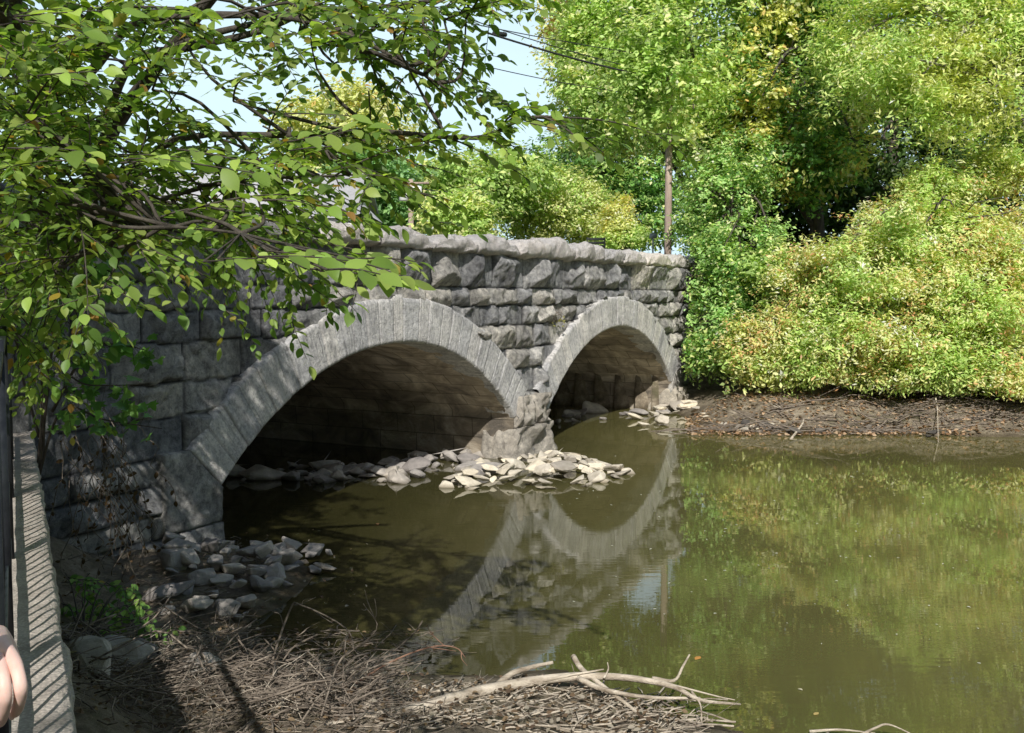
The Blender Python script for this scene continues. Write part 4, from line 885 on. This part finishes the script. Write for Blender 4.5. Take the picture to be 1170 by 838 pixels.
# ------------------------------------------------------------------ fallen branch
fb = empty('fallen_branch', tuple(G(560, 800, .15))); tag(fb, 'long bleached fallen branch lying on the near shore and reaching over the water', 'branch')
def GZ(px, py, z): return G(px, py, z)
mb = MB(); main = bez([GZ(300, 862, .14), GZ(395, 828, .20), GZ(470, 812, .22), GZ(540, 792, .22), GZ(600, 780, .22), (GZ(660, 773, .24)), GZ(720, 775, .24), GZ(770, 785, .22), GZ(800, 800, .16), GZ(846, 805, .08)], 40)
mb.tube(main, np.concatenate([np.linspace(.052, .042, 14), np.linspace(.042, .008, len(main) - 14)]), 9, .14); mb.build('main_stem', M['bleached'], fb, True)
for pts, r in (([GZ(565, 786, .2), GZ(585, 770, .26), GZ(610, 762, .3), GZ(632, 757, .34)], .03), ([GZ(660, 775, .24), GZ(690, 788, .2), GZ(740, 797, .18), GZ(800, 798, .14)], .024), ([GZ(745, 775, .25), GZ(770, 778, .24), GZ(780, 762, .34), GZ(788, 748, .42)], .016), ([GZ(655, 750, .32), GZ(665, 765, .26), GZ(690, 785, .2), GZ(725, 812, .1), GZ(745, 832, .05)], .024), ([GZ(790, 790, .2), GZ(800, 805, .14), GZ(802, 826, .04)], .010), ([GZ(690, 775, .25), GZ(695, 765, .3), GZ(694, 757, .34)], .009), ([GZ(620, 778, .23), GZ(650, 772, .26), GZ(690, 765, .3)], .014), ([GZ(500, 804, .18), GZ(560, 800, .14), GZ(640, 790, .12), GZ(690, 782, .12)], .022), ([GZ(770, 783, .2), GZ(820, 796, .14), GZ(840, 800, .12)], .008)):
    mb = MB(); b = bez(pts, 16); mb.tube(b, np.linspace(r, r * .4, len(b)), 7, .15); mb.build('side_branch', M['bleached'], fb, True)
# smaller separate sticks
def stick(name, pts, r, mat, label, forks=0, cat='twig', n=16):
    root = empty(name, tuple(pts[0])); tag(root, label, cat); mb = MB(); b = bez(pts, n); mb.tube(b, np.linspace(r, r * .35, len(b)), 6, .1)
    for i in range(forks):
        k = random.randint(2, len(b) - 2); d = b[k] - b[k - 1]; d /= np.linalg.norm(d); e = b[k] + d * random.uniform(.08, .25) + rng.normal(size=3) * .1; mb.tube(bez([b[k], (b[k] + e) / 2 + rng.normal(size=3) * .02, e], 6), [r * .5, r * .45, r * .4, r * .35, r * .3, r * .25, r * .2][:len(bez([b[k], (b[k] + e) / 2, e], 6))], 4)
    return mb.build('stem', M[mat], root, True)
stick('bramble_stem', [P(300, 790, 8.0), P(330, 700, 8.4), P(345, 692, 8.4), P(395, 718, 8.3), P(405, 745, 8.2)], .011, 'twig', 'arching pale bramble above the dark water in front of the rock heap', 5)
stick('bramble_stem', [P(380, 800, 7.9), P(440, 760, 7.9), P(490, 740, 7.9), P(520, 740, 7.9), P(532, 752, 7.9)], .010, 'twig_red', 'curved reddish bramble hooked over the shore left of the bleached branch', 3)
stick('bramble_stem', [P(365, 815, 7.8), P(385, 760, 8.1), P(430, 720, 8.2), P(415, 690, 8.2)], .009, 'twig', 'upright forked grey twig at the water edge behind the brush pile', 6)
stick('bramble_stem', [P(330, 810, 7.8), P(312, 770, 8.1), P(325, 740, 8.2), P(350, 720, 8.2)], .009, 'twig', 'forked grey twig rising from the brush pile near the dark water', 6)
stick('bramble_stem', [P(270, 820, 7.8), P(283, 750, 8.1), P(262, 718, 8.3), P(270, 690, 8.4)], .007, 'twig', 'thin crooked twig standing before the rock heap', 4)
stick('driftwood_stick', [G(100, 812, .35), G(190, 806, .3), G(300, 803, .25), G(390, 806, .2)], .016, 'twig', 'straight grey stick lying across the brush pile', 3)
stick('driftwood_stick', [G(925, 836, .02), G(960, 834, .05), G(1000, 838, .05)], .012, 'bleached', 'pale stick breaking the water at the bottom edge', 1)
stick('driftwood_stick', [G(980, 842, .03), G(1000, 832, .10), G(1015, 828, .12), G(1040, 838, .04)], .012, 'bleached', 'arched pale stick poking out of the water at the bottom edge', 2)
stick('driftwood_stick', [G(520, 838, .1), G(600, 818, .12), G(700, 822, .1), G(760, 830, .05)], .014, 'twig', 'thin brown stick in front of the bleached branch', 4)
# brush pile: uncountable twigs and dead leaves
mb = MB(); fl_ = Foliage()
def shore_pt(px, py):
    p = G(px, py, .1); h = float(height(np.array([p[0]]), np.array([p[1]]))[0]); return np.array([p[0], p[1], max(h, .0)])
for i in range(900):
    if i % 14: px, py = random.uniform(80, 430), random.triangular(735, 870, 800)
    else: px, py = random.uniform(400, 830), random.uniform(778, 860)
    if px > 700 and py < 800: continue
    p = shore_pt(px, py); L = random.uniform(.08, .7) * (1 if px < 430 else .55); a = random.gauss(0, .9) if random.random() < .5 else random.uniform(0, 6.3); el = random.gauss(.08, .22)
    d = np.array([math.cos(a) * math.cos(el), math.sin(a) * math.cos(el), math.sin(el)]); q = p + d * L; m_ = (p + q) / 2 + rng.normal(size=3) * .05 * L * 2
    lift = random.uniform(0, .12 if px < 430 else .03); p[2] += lift; q[2] = max(q[2] + lift, .02); m_[2] += lift
    mb.tube(bez([p, m_, q], 6), random.choice((.0015, .002, .003, .004, .008)), 4)
for i in range(500):
    p = shore_pt(random.uniform(70, 300), random.uniform(600, 760)); a = random.uniform(0, 6.3); L = random.uniform(.05, .35); q = p + np.array([math.cos(a) * L, math.sin(a) * L, random.uniform(-.02, .08)]); mb.tube([p, (p + q) / 2 + rng.normal(size=3) * .015, q], random.choice((.002, .003, .005)), 4)
near_pts = []
while len(near_pts) < 1500:
    x, y = random.uniform(-3.6, -.7), random.uniform(5.6, 9.4)
    if (x - FA[0]) * FN[0] + (y - FA[1]) * FN[1] > .24: near_pts.append((x, y))
nh = height(np.array([q[0] for q in near_pts]), np.array([q[1] for q in near_pts]))
for (x, y), h in list(zip(near_pts, nh))[:700]:
    p = np.array([x, y, max(h, 0) + .01]); a = random.uniform(0, 6.3); L = random.uniform(.05, .4); q = p + np.array([math.cos(a) * L, math.sin(a) * L, random.uniform(0, .06)]); mb.tube([p, (p + q) / 2 + rng.normal(size=3) * .015, q], random.choice((.002, .003, .005)), 4)
for (x, y), h in list(zip(near_pts, nh))[700:]: fl_.leaf(np.array([x, y, max(h, 0) + .02]), rng.normal(size=3) * np.array([1, 1, .3]), np.array([0, 0, 1]) + rng.normal(size=3) * .5, random.uniform(.03, .06), [(.16, .11, .07), (.10, .07, .05), (.24, .17, .10)][random.randint(0, 2)])
br = mb.build('twig_litter', M['twig'], None); tag(br, 'tangled grey and brown twigs littering the near shore', 'twigs', kind='stuff')
for i in range(1500):
    px, py = (random.uniform(70, 430), random.uniform(600 if i % 4 == 1 else 735, 860)) if i % 2 else (random.uniform(430, 780), random.uniform(785, 860)); p = shore_pt(px, py); p[2] += random.uniform(.005, .08)
    c = [(.16, .11, .07), (.10, .07, .05), (.22, .16, .10), (.35, .31, .25)][random.randint(0, 3)]; fl_.leaf(p, rng.normal(size=3) * np.array([1, 1, .3]), np.array([0, 0, 1]) + rng.normal(size=3) * .5, random.uniform(.025, .06), c)
mb = MB()
for i in range(640):
    p = shore_pt(random.uniform(400, 800), random.uniform(785, 858)); a = random.gauss(.1, .8); L = random.uniform(.04, .32); q = p + np.array([math.cos(a) * L, math.sin(a) * L, random.uniform(-.01, .05)]); p[2] += .008; mb.tube([p, (p + q) / 2 + rng.normal(size=3) * .012, q], random.choice((.002, .003, .005, .008)), 4)
for i in range(160):
    p = shore_pt(random.uniform(100, 430), random.uniform(740, 858)); a = random.uniform(-.6, 3.4); L = random.uniform(.1, .5); q = p + np.array([math.cos(a) * L, math.sin(a) * L, random.uniform(-.01, .2)]); p[2] += .03; mb.tube(bez([p, (p + q) / 2 + rng.normal(size=3) * .03, q], 6), random.choice((.002, .003, .004)), 4)
tag(mb.build('pale_twigs', M['bleached'], None), 'short pale twig fragments strewn over the near shore', 'twigs', kind='stuff')
tag(leaves_mesh('leaf_litter', fl_.p, fl_.d, fl_.u, fl_.s, fl_.c, mat='leaf_dry'), 'dead brown leaves littering the near shore', 'leaves', kind='stuff')
# far bank: roots, sticks and litter
mb = MB()
for i in range(430):
    px = random.uniform(785, 1200) if i % 3 else random.uniform(1000, 1220); py = random.uniform(448, 497); p = G(px, py, 0) if py > 488 else P(px, py, G(px, 494, 0)[1] + random.uniform(-.5, 1.0))
    h = float(height(np.array([p[0]]), np.array([p[1]]))[0]); p[2] = max(h, .02) + random.uniform(0, .06)
    L = random.uniform(.2, 1.3); a = random.gauss(0, .5) + (math.pi if random.random() < .5 else 0); d = np.array([math.cos(a), math.sin(a) * .5, random.gauss(-.05, .2)]); q = p + d * L; hq = float(height(np.array([q[0]]), np.array([q[1]]))[0]); q[2] = max(hq, q[2], .0)
    mb.tube(bez([p, (p + q) / 2 + rng.normal(size=3) * .08, q], 6), random.uniform(.004, .016), 4)
tag(mb.build('root_tangle', M['twig'], None), 'tangle of bare roots and sticks along the undercut far bank', 'roots', kind='stuff')
fl_ = Foliage()
for i in range(4200):
    px = random.uniform(785, 1200); p = P(px, 470, G(px, 494, 0)[1] + random.uniform(-.7, 2.6)); p[2] = max(float(height(np.array([p[0]]), np.array([p[1]]))[0]), .02) + .02
    c = [(.22, .13, .07), (.14, .09, .05), (.42, .27, .16), (.52, .38, .25)][random.randint(0, 3)]; fl_.leaf(p, rng.normal(size=3) * np.array([1, 1, .3]), np.array([0, -.3, 1]) + rng.normal(size=3) * .5, random.uniform(.05, .12), c)
tag(leaves_mesh('bank_litter', fl_.p, fl_.d, fl_.u, fl_.s, fl_.c, mat='leaf_dry'), 'fallen russet leaves covering the far bank under the shrubs', 'leaves', kind='stuff')
stick('dead_branch', [G(903, 503, -.02), P(918, 480, 23.8), P(900, 470, 24.2), P(890, 466, 24.4)], .03, 'bleached', 'pale dead branch dipping from the far bank into the water below the shrub', 4, 'branch')
stick('dead_branch', [P(1069, 455, 24), P(1071, 470, 23.7), G(1072, 505, 0)], .02, 'bleached', 'thin upright pale stick at the water edge of the far bank', 1, 'branch')
# floating leaves
def water_leaf(px, py, c, lab, sz=.07):
    p = G(px, py, .006); o = leaves_mesh('floating_leaf', [p], [rng.normal(size=3) * np.array([1, 1, 0])], [(0, 0, 1)], [sz], [c], mat='leaf_dry'); tag(o, lab, 'leaf')
    me = o.data; return o
water_leaf(800, 750, (.55, .28, .08), 'orange leaf floating on the water right of the bleached branch tip', .09)
water_leaf(432, 600, (.35, .2, .1), 'brown leaf floating on the dark water before the near arch', .09)
water_leaf(930, 817, (.5, .38, .15), 'yellow leaf floating near the bottom edge of the water', .06)
water_leaf(917, 789, (.6, .55, .4), 'pale leaf floating in the lower middle of the open water', .05)
fl_ = Foliage()
for i in range(150):
    px = random.uniform(640, 1170); py = random.triangular(498, 830, 520); p = G(px, py, .006); fl_.leaf(p, rng.normal(size=3) * np.array([1, 1, 0]), (0, 0, 1), random.uniform(.015, .045), (.6, .6, .52))
tag(leaves_mesh('floating_specks', fl_.p, fl_.d, fl_.u, fl_.s, fl_.c, mat='leaf_dry'), 'tiny pale flecks drifting on the river surface', 'flecks', kind='stuff')
# ------------------------------------------------------------------ utility poles, wires, house, small things
pr = P(763, 290, 31.2); pz = float(height(np.array([pr[0]]), np.array([pr[1]]))[0]); up = empty('utility_pole', (pr[0], pr[1], pz)); tag(up, 'weathered brown wooden utility pole rising behind the far end of the parapet', 'pole')
topz = P(763, 84, 31.2)[2]; mb = MB(); mb.tube([(pr[0], pr[1], pz - .2), (pr[0], pr[1], (pz + topz) / 2), (pr[0], pr[1], topz)], [.115, .11, .10], 12); mb.build('shaft', M['pole'], up, True)
for dx in (-.16, .16):
    mb = MB(); mb.tube([(pr[0] + dx, pr[1], topz - .44), (pr[0] + dx, pr[1], topz - .28)], [.04, .025], 8); mb.build('insulator', M['tin'], up, True)
def wire(pa, pb, sag, r, label):
    t = np.linspace(0, 1, 40)[:, None]; b = pa + (pb - pa) * t; b[:, 2] -= (4 * sag * t * (1 - t))[:, 0]; mb = MB(); mb.tube(b, r, 5); tag(mb.build('overhead_wire', M['wire'], None, True), label, 'wire')
top = np.array([pr[0], pr[1] - .14, topz])
wire(P(200, -100, 20), P(763, 92, 31.2), .35, .028, 'thick lower cable of the close pair crossing the sky')
wire(P(205, -112, 20), P(763, 86, 31.2), .35, .014, 'thin cable just above the thick one crossing the sky')
wire(P(200, -55, 20), P(763, 66, 31.2), .2, .013, 'topmost thin wire carrying the black splice box')
wire(P(250, -15, 22), P(763, 112, 31.2), .35, .012, 'lowest single wire crossing the sky')
wire(P(560, 222, 52), P(470, 215, 50), .05, .02, 'short wire leading off the white transformer pole')
sb = empty('splice_box', tuple(P(571, 39, 30))); tag(sb, 'small black splice case hanging on the topmost wire', 'cable box')
d_ = P(582, 40, 30.4) - P(560, 37, 29.7); d_ /= np.linalg.norm(d_); c = P(571, 39, 30); mb = MB(); mb.tube([c - d_ * .3, c - d_ * .27, c + d_ * .27, c + d_ * .3], [.03, .07, .07, .03], 10); mb.build('case', M['wire'], sb, True)
mb = MB(); mb.tube([c - d_ * .2, c - d_ * .2 + np.array([0, 0, .1])], .012, 5); mb.tube([c + d_ * .2, c + d_ * .2 + np.array([0, 0, .1])], .012, 5); mb.build('hanger', M['wire'], sb)
p2 = P(470, 300, 50); z2 = float(height(np.array([p2[0]]), np.array([p2[1]]))[0]); u2 = empty('transformer_pole', (p2[0], p2[1], z2)); tag(u2, 'distant utility pole with white transformer cans seen left of the middle of the skyline', 'pole')
zt = P(470, 205, 50)[2]; mb = MB(); mb.tube([(p2[0], p2[1], z2 - .2), (p2[0], p2[1], zt)], [.17, .12], 8); mb.build('shaft', M['pole'], u2, True)
for dx in (-.32, .32):
    mb = MB(); c = np.array([p2[0] + dx, p2[1] - .25, P(470, 222, 50)[2]]); mb.tube([c - (0, 0, .36), c - (0, 0, .34), c + (0, 0, .34), c + (0, 0, .38)], [.2, .24, .24, .1], 12); mb.build('transformer', M['white'], u2, True)
mb = MB(); mb.box((p2[0], p2[1] - .1, zt - .2), (1.8, .1, .1)); mb.build('crossarm', M['pole'], u2)
# house left behind the foliage
hp = P(350, 300, 42); hz = 4.0; ho = empty('house', (hp[0], hp[1], hz)); tag(ho, 'white house with pale roof and blue window panes half hidden by the overhanging leaves', 'house')
def hw_(x, y, z): return np.array([hp[0] + x, hp[1] + y, z])
ex = P(395, 232, 42); ridge = P(330, 196, 44)[2]; eave = P(330, 238, 42)[2]
mb = MB(); mb.box(hw_(-2.6, 2.5, (hz + eave) / 2 - .5), (9, 7, eave - hz + 1)); mb.add([hw_(-7.1, -1, eave), hw_(-7.1, 6, eave), hw_(-7.1, 2.5, ridge - .3), hw_(1.9, -1, eave), hw_(1.9, 6, eave), hw_(1.9, 2.5, ridge - .3)], [(0, 1, 2), (3, 5, 4)]); mb.build('wall', M['white'], ho)
mb = MB()
for sy in (-1, 1):
    ya, yb = (-1.5, 2.5) if sy < 0 else (6.5, 2.5); za, zb = eave - .25, ridge
    mb.add([hw_(-7.5, ya, za), hw_(2.3, ya, za), hw_(2.3, yb, zb), hw_(-7.5, yb, zb), hw_(-7.5, ya, za - .15), hw_(2.3, ya, za - .15), hw_(2.3, yb, zb - .15), hw_(-7.5, yb, zb - .15)], [(0, 1, 2, 3), (4, 7, 6, 5), (0, 4, 5, 1), (1, 5, 6, 2), (0, 3, 7, 4)])
mb.build('roof', M['roofm'], ho)
for x in (-5.5, -3, -.5):
    mb = MB(); mb.box(hw_(x, -1.03, eave - 1.2), (1.1, .06, 1.4)); w_ = mb.build('window', M['white'], ho)
    mb = MB(); mb.box((0, 0, 0), (.9, .03, 1.2)); pn = mb.build('pane', M['glass'], None); pn.parent = w_; pn.location = (x, -1.075, eave - 1.2 - hz)
# garage-like low white roof just above the parapet
gp = P(400, 300, 36); ga = empty('shed', (gp[0], gp[1], 3.6)); tag(ga, 'low shed with a pale sloping roof just above the coping at the left', 'shed')
zr = P(400, 232, 36)[2]; ze = P(400, 250, 36)[2]
mb = MB(); mb.box((gp[0] - .6, gp[1] + 1, (3.6 + ze) / 2), (2.6, 2.2, ze - 3.6)); mb.build('wall', M['white'], ga)
mb = MB(); x0, x1 = gp[0] - 2.1, gp[0] + .9; mb.add([(x0, gp[1] - .3, ze), (x1, gp[1] - .3, ze), (x1 - .5, gp[1] + 1, zr), (x0, gp[1] + 1, zr + .1), (x0, gp[1] + 2.3, ze), (x1, gp[1] + 2.3, ze)], [(0, 1, 2, 3), (3, 2, 5, 4), (1, 5, 2)]); mb.build('roof', M['roofm'], ga)
# bench-like slatted seat behind the parapet
bp = P(681, 284, 44); bz_ = float(height(np.array([bp[0]]), np.array([bp[1]]))[0]); zb = P(681, 274, 44)[2]
be = empty('park_bench', (bp[0], bp[1], bz_)); tag(be, 'grey slatted bench seen over the coping beside the cone-shaped shrub', 'bench')
for k in range(3):
    mb = MB(); mb.box((bp[0], bp[1], zb + .02 - k * .16), (.8, .04, .11)); mb.build('back_slat', M['wood'], be)
mb = MB(); mb.box((bp[0], bp[1] - .25, zb - .48), (.85, .45, .05)); mb.build('seat', M['wood'], be)
for sx in (-.38, .38):
    mb = MB(); mb.box((bp[0] + sx, bp[1] + .04, (bz_ + zb) / 2 + .05), (.06, .05, zb - bz_ + .1)); mb.box((bp[0] + sx, bp[1] - .42, (bz_ + zb - .5) / 2), (.06, .05, zb - .5 - bz_)); mb.build('leg', M['wood'], be)
sp_ = P(746, 285, 43); sz_ = float(height(np.array([sp_[0]]), np.array([sp_[1]]))[0]); si = empty('street_sign', (sp_[0], sp_[1], sz_)); tag(si, 'small blank pale sign on a thin post left of the weathered pole', 'sign')
mb = MB(); mb.tube([(sp_[0], sp_[1], sz_), (sp_[0], sp_[1], P(746, 268, 43)[2])], .035, 6); mb.build('post', M['tin'], si, True)
mb = MB(); mb.box((sp_[0], sp_[1] - .05, P(746, 270, 43)[2]), (.32, .02, .22)); mb.build('panel', M['tin'], si)
# ------------------------------------------------------------------ person whose hand hangs over the rail
pe = empty('person', (-1.12, 1.0, 1.6)); tag(pe, 'person leaning on the railing, one bare hand with fingers hanging over the river side', 'person')
def skin(name, verts, edges, mat, parent, sub=2, root_i=0):
    bm = bmesh.new(); ly = bm.verts.layers.skin.verify(); vs = []
    for i, (c, r) in enumerate(verts):
        v = bm.verts.new(np.array(c, float) - np.array(pe.location)); rr = r if hasattr(r, '__len__') else (r, r); v[ly].radius = rr; v[ly].use_root = (i == root_i); vs.append(v)
    for a, b in edges: bm.edges.new((vs[a], vs[b]))
    me = bpy.data.meshes.new(name); bm.to_mesh(me); bm.free(); o = link(name, me, mat, parent)
    m = o.modifiers.new('skin', 'SKIN'); m.use_smooth_shade = True; m.branch_smoothing = .3; s_ = o.modifiers.new('sub', 'SUBSURF'); s_.levels = sub; s_.render_levels = sub; return o
Z = 1.6
V = [((-1.12, 1.0, Z + .95), .13), ((-1.12, 1.0, Z + 1.15), .14), ((-1.10, 1.02, Z + 1.33), .15), ((-1.10, 1.02, Z + 1.47), .06), ((-1.09, 1.05, Z + 1.58), .085), ((-1.09, 1.05, Z + 1.70), .08),
     ((-.93, 1.05, Z + 1.38), .055), ((-.86, 1.13, Z + 1.46 - .28), .042), ((-.80, 1.16, Z + 1.24 + .02 - .02), .036),
     ((-1.28, .98, Z + 1.36), .055), ((-1.34, .98, Z + 1.08), .042), ((-1.33, 1.02, Z + .82), .03),
     ((-1.21, 1.0, Z + .88), .085), ((-1.21, 1.0, Z + .48), .06), ((-1.21, .98, Z + .08), .045), ((-1.20, 1.1, Z + .04), .04),
     ((-1.03, 1.0, Z + .88), .085), ((-1.03, 1.0, Z + .48), .06), ((-1.03, .98, Z + .08), .045), ((-1.02, 1.1, Z + .04), .04)]
E = [(0, 1), (1, 2), (2, 3), (3, 4), (4, 5), (2, 6), (6, 7), (7, 8), (2, 9), (9, 10), (10, 11), (0, 12), (12, 13), (13, 14), (14, 15), (0, 16), (16, 17), (17, 18), (18, 19)]
# right arm: wrist on the rail then the hand
wr = P(-42, 690, 1.17); V[8] = ((wr[0] - .12, 1.13, wr[2] + .03), .032)
V.append((wr, (.028, .022))); E.append((8, 20))
hpalm = [(P(-16, 724, 1.165), (.030, .016)), (P(-7, 742, 1.155), (.035, .0135))]
V += hpalm; E += [(20, 21), (21, 22)]
tips = []
def finger(pts, r):
    prev = 22
    for (x, y, Y), q in zip(pts, r): V.append((P(x, y, Y), q)); E.append((prev, len(V) - 1)); prev = len(V) - 1
    tips.append((P(*pts[-1]), P(*pts[-2]), r[-1]))
fr = (.0094, .0090, .0078, .0086, .0074, .0072, .0058)
finger([(12, 748, 1.145), (18, 761, 1.128), (22, 774, 1.118), (24, 786, 1.116), (23, 799, 1.124), (20, 810, 1.140), (16, 817, 1.150)], fr)
finger([(-2, 752, 1.14), (2, 768, 1.118), (5, 783, 1.106), (6, 796, 1.104), (5, 810, 1.114), (2, 821, 1.130), (-1, 828, 1.142)], fr)
finger([(-17, 748, 1.145), (-16, 767, 1.118), (-15, 782, 1.106), (-15, 796, 1.106), (-16, 809, 1.118), (-18, 819, 1.134), (-20, 826, 1.145)], fr)
finger([(-30, 746, 1.15), (-34, 762, 1.13), (-35, 775, 1.12), (-36, 786, 1.12), (-36, 796, 1.13), (-37, 804, 1.142), (-38, 810, 1.15)], tuple(q * .88 for q in fr))
finger([(-2, 722, 1.185), (8, 738, 1.20), (14, 752, 1.21), (17, 765, 1.212), (17, 774, 1.21)], (.0115, .0105, .010, .0095, .0078))
skin('body', V, E, M['skin'], pe, 2)
for tp, pv, q in tips:
    dd = (tp - pv) / np.linalg.norm(tp - pv); up_ = np.array([0, -1.0, .1]); up_ -= dd * (up_ @ dd); up_ /= np.linalg.norm(up_); sd_ = np.cross(dd, up_); a_n = np.linspace(0, 2 * np.pi, 16, endpoint=False)
    c_ = tp - dd * .001 + up_ * q * .86; mb = MB(); ring_ = [c_ + dd * math.sin(a) * .0062 + sd_ * math.cos(a) * q * .72 - up_ * abs(math.cos(a)) ** 2 * q * .25 for a in a_n]
    mb.add(ring_ + [c_ + up_ * .0008], [(i, (i + 1) % 16, 16) for i in range(16)]); mb.build('fingernail', M['nail'], pe, True)
skin('shirt', [((-1.12, 1.0, Z + .9), .16), ((-1.12, 1.0, Z + 1.15), .165), ((-1.10, 1.02, Z + 1.36), .165), ((-.93, 1.05, Z + 1.38), .075), ((-.88, 1.11, Z + 1.25), .06), ((-1.28, .98, Z + 1.36), .075), ((-1.33, .98, Z + 1.14), .06)], [(0, 1), (1, 2), (2, 3), (3, 4), (2, 5), (5, 6)], M['cloth'], pe)
skin('trousers', [((-1.12, 1.0, Z + .92), .165), ((-1.21, 1.0, Z + .82), .10), ((-1.21, 1.0, Z + .45), .078), ((-1.21, .99, Z + .08), .065), ((-1.03, 1.0, Z + .82), .10), ((-1.03, 1.0, Z + .45), .078), ((-1.03, .99, Z + .08), .065)], [(0, 1), (1, 2), (2, 3), (0, 4), (4, 5), (5, 6)], M['denim'], pe)
skin('hair', [((-1.09, 1.02, Z + 1.66), .092), ((-1.09, 1.02, Z + 1.73), .085)], [(0, 1)], M['hair'], pe)
# ------------------------------------------------------------------ light
EL = R(40); AZ = R(0.5)                 # shadows fall ahead and slightly to the right
d = Vector((math.sin(AZ) * math.cos(EL), math.cos(AZ) * math.cos(EL), -math.sin(EL)))
sl = bpy.data.lights.new('sun', 'SUN'); sl.energy = 5.0; sl.angle = R(.53); sl.color = (1, .96, .90); so = bpy.data.objects.new('sun', sl); COL.objects.link(so); so.rotation_euler = d.to_track_quat('-Z', 'Y').to_euler()
w = bpy.data.worlds.new('World'); sc.world = w; w.use_nodes = True; nt = w.node_tree; bgn = nt.nodes['Background']
sk = nt.nodes.new('ShaderNodeTexSky'); sk.sky_type = 'NISHITA'; sk.sun_disc = False; sk.sun_elevation = EL; sk.sun_rotation = math.pi + AZ; sk.air_density = 1.0; sk.dust_density = 1.2; sk.ozone_density = 1.0
tc = nt.nodes.new('ShaderNodeTexCoord'); sx = nt.nodes.new('ShaderNodeSeparateXYZ'); nt.links.new(tc.outputs['Generated'], sx.inputs[0])
mp_ = nt.nodes.new('ShaderNodeMapping'); mp_.inputs['Scale'].default_value = (1, 1, 3.5); nt.links.new(tc.outputs['Generated'], mp_.inputs[0])
cn = nt.nodes.new('ShaderNodeTexNoise'); cn.inputs['Scale'].default_value = 3.2; cn.inputs['Detail'].default_value = 6; nt.links.new(mp_.outputs[0], cn.inputs['Vector'])
hz_ = nt.nodes.new('ShaderNodeMapRange'); nt.links.new(sx.outputs['Z'], hz_.inputs[0])
hy = nt.nodes.new('ShaderNodeMapRange'); nt.links.new(sx.outputs['Y'], hy.inputs[0]); hy.inputs[1].default_value = 0.0; hy.inputs[2].default_value = .6
for i_, v_ in ((1, .22), (2, .62), (3, 1.0), (4, .15)): hz_.inputs[i_].default_value = v_
ad = nt.nodes.new('ShaderNodeMath'); ad.operation = 'MULTIPLY_ADD'; nt.links.new(cn.outputs['Fac'], ad.inputs[0]); ad.inputs[1].default_value = .5; ad.inputs[2].default_value = -.25
a2 = nt.nodes.new('ShaderNodeMath'); a2.operation = 'ADD'; a2.use_clamp = True; nt.links.new(ad.outputs[0], a2.inputs[0]); nt.links.new(hz_.outputs[0], a2.inputs[1])
mx = nt.nodes.new('ShaderNodeMix'); mx.data_type = 'RGBA'; m3 = nt.nodes.new('ShaderNodeMath'); m3.operation = 'MULTIPLY'; nt.links.new(a2.outputs[0], m3.inputs[0]); nt.links.new(hy.outputs[0], m3.inputs[1]); nt.links.new(m3.outputs[0], mx.inputs[0]); nt.links.new(sk.outputs[0], mx.inputs[6]); mx.inputs[7].default_value = (8.2, 10.6, 11.9, 1)
nt.links.new(mx.outputs[2], bgn.inputs[0]); bgn.inputs[1].default_value = .095
sc.view_settings.view_transform = 'Standard'; sc.view_settings.look = 'None'; sc.view_settings.exposure = 0; sc.view_settings.gamma = 1
sc.cycles.max_bounces = 8; sc.cycles.transparent_max_bounces = 6
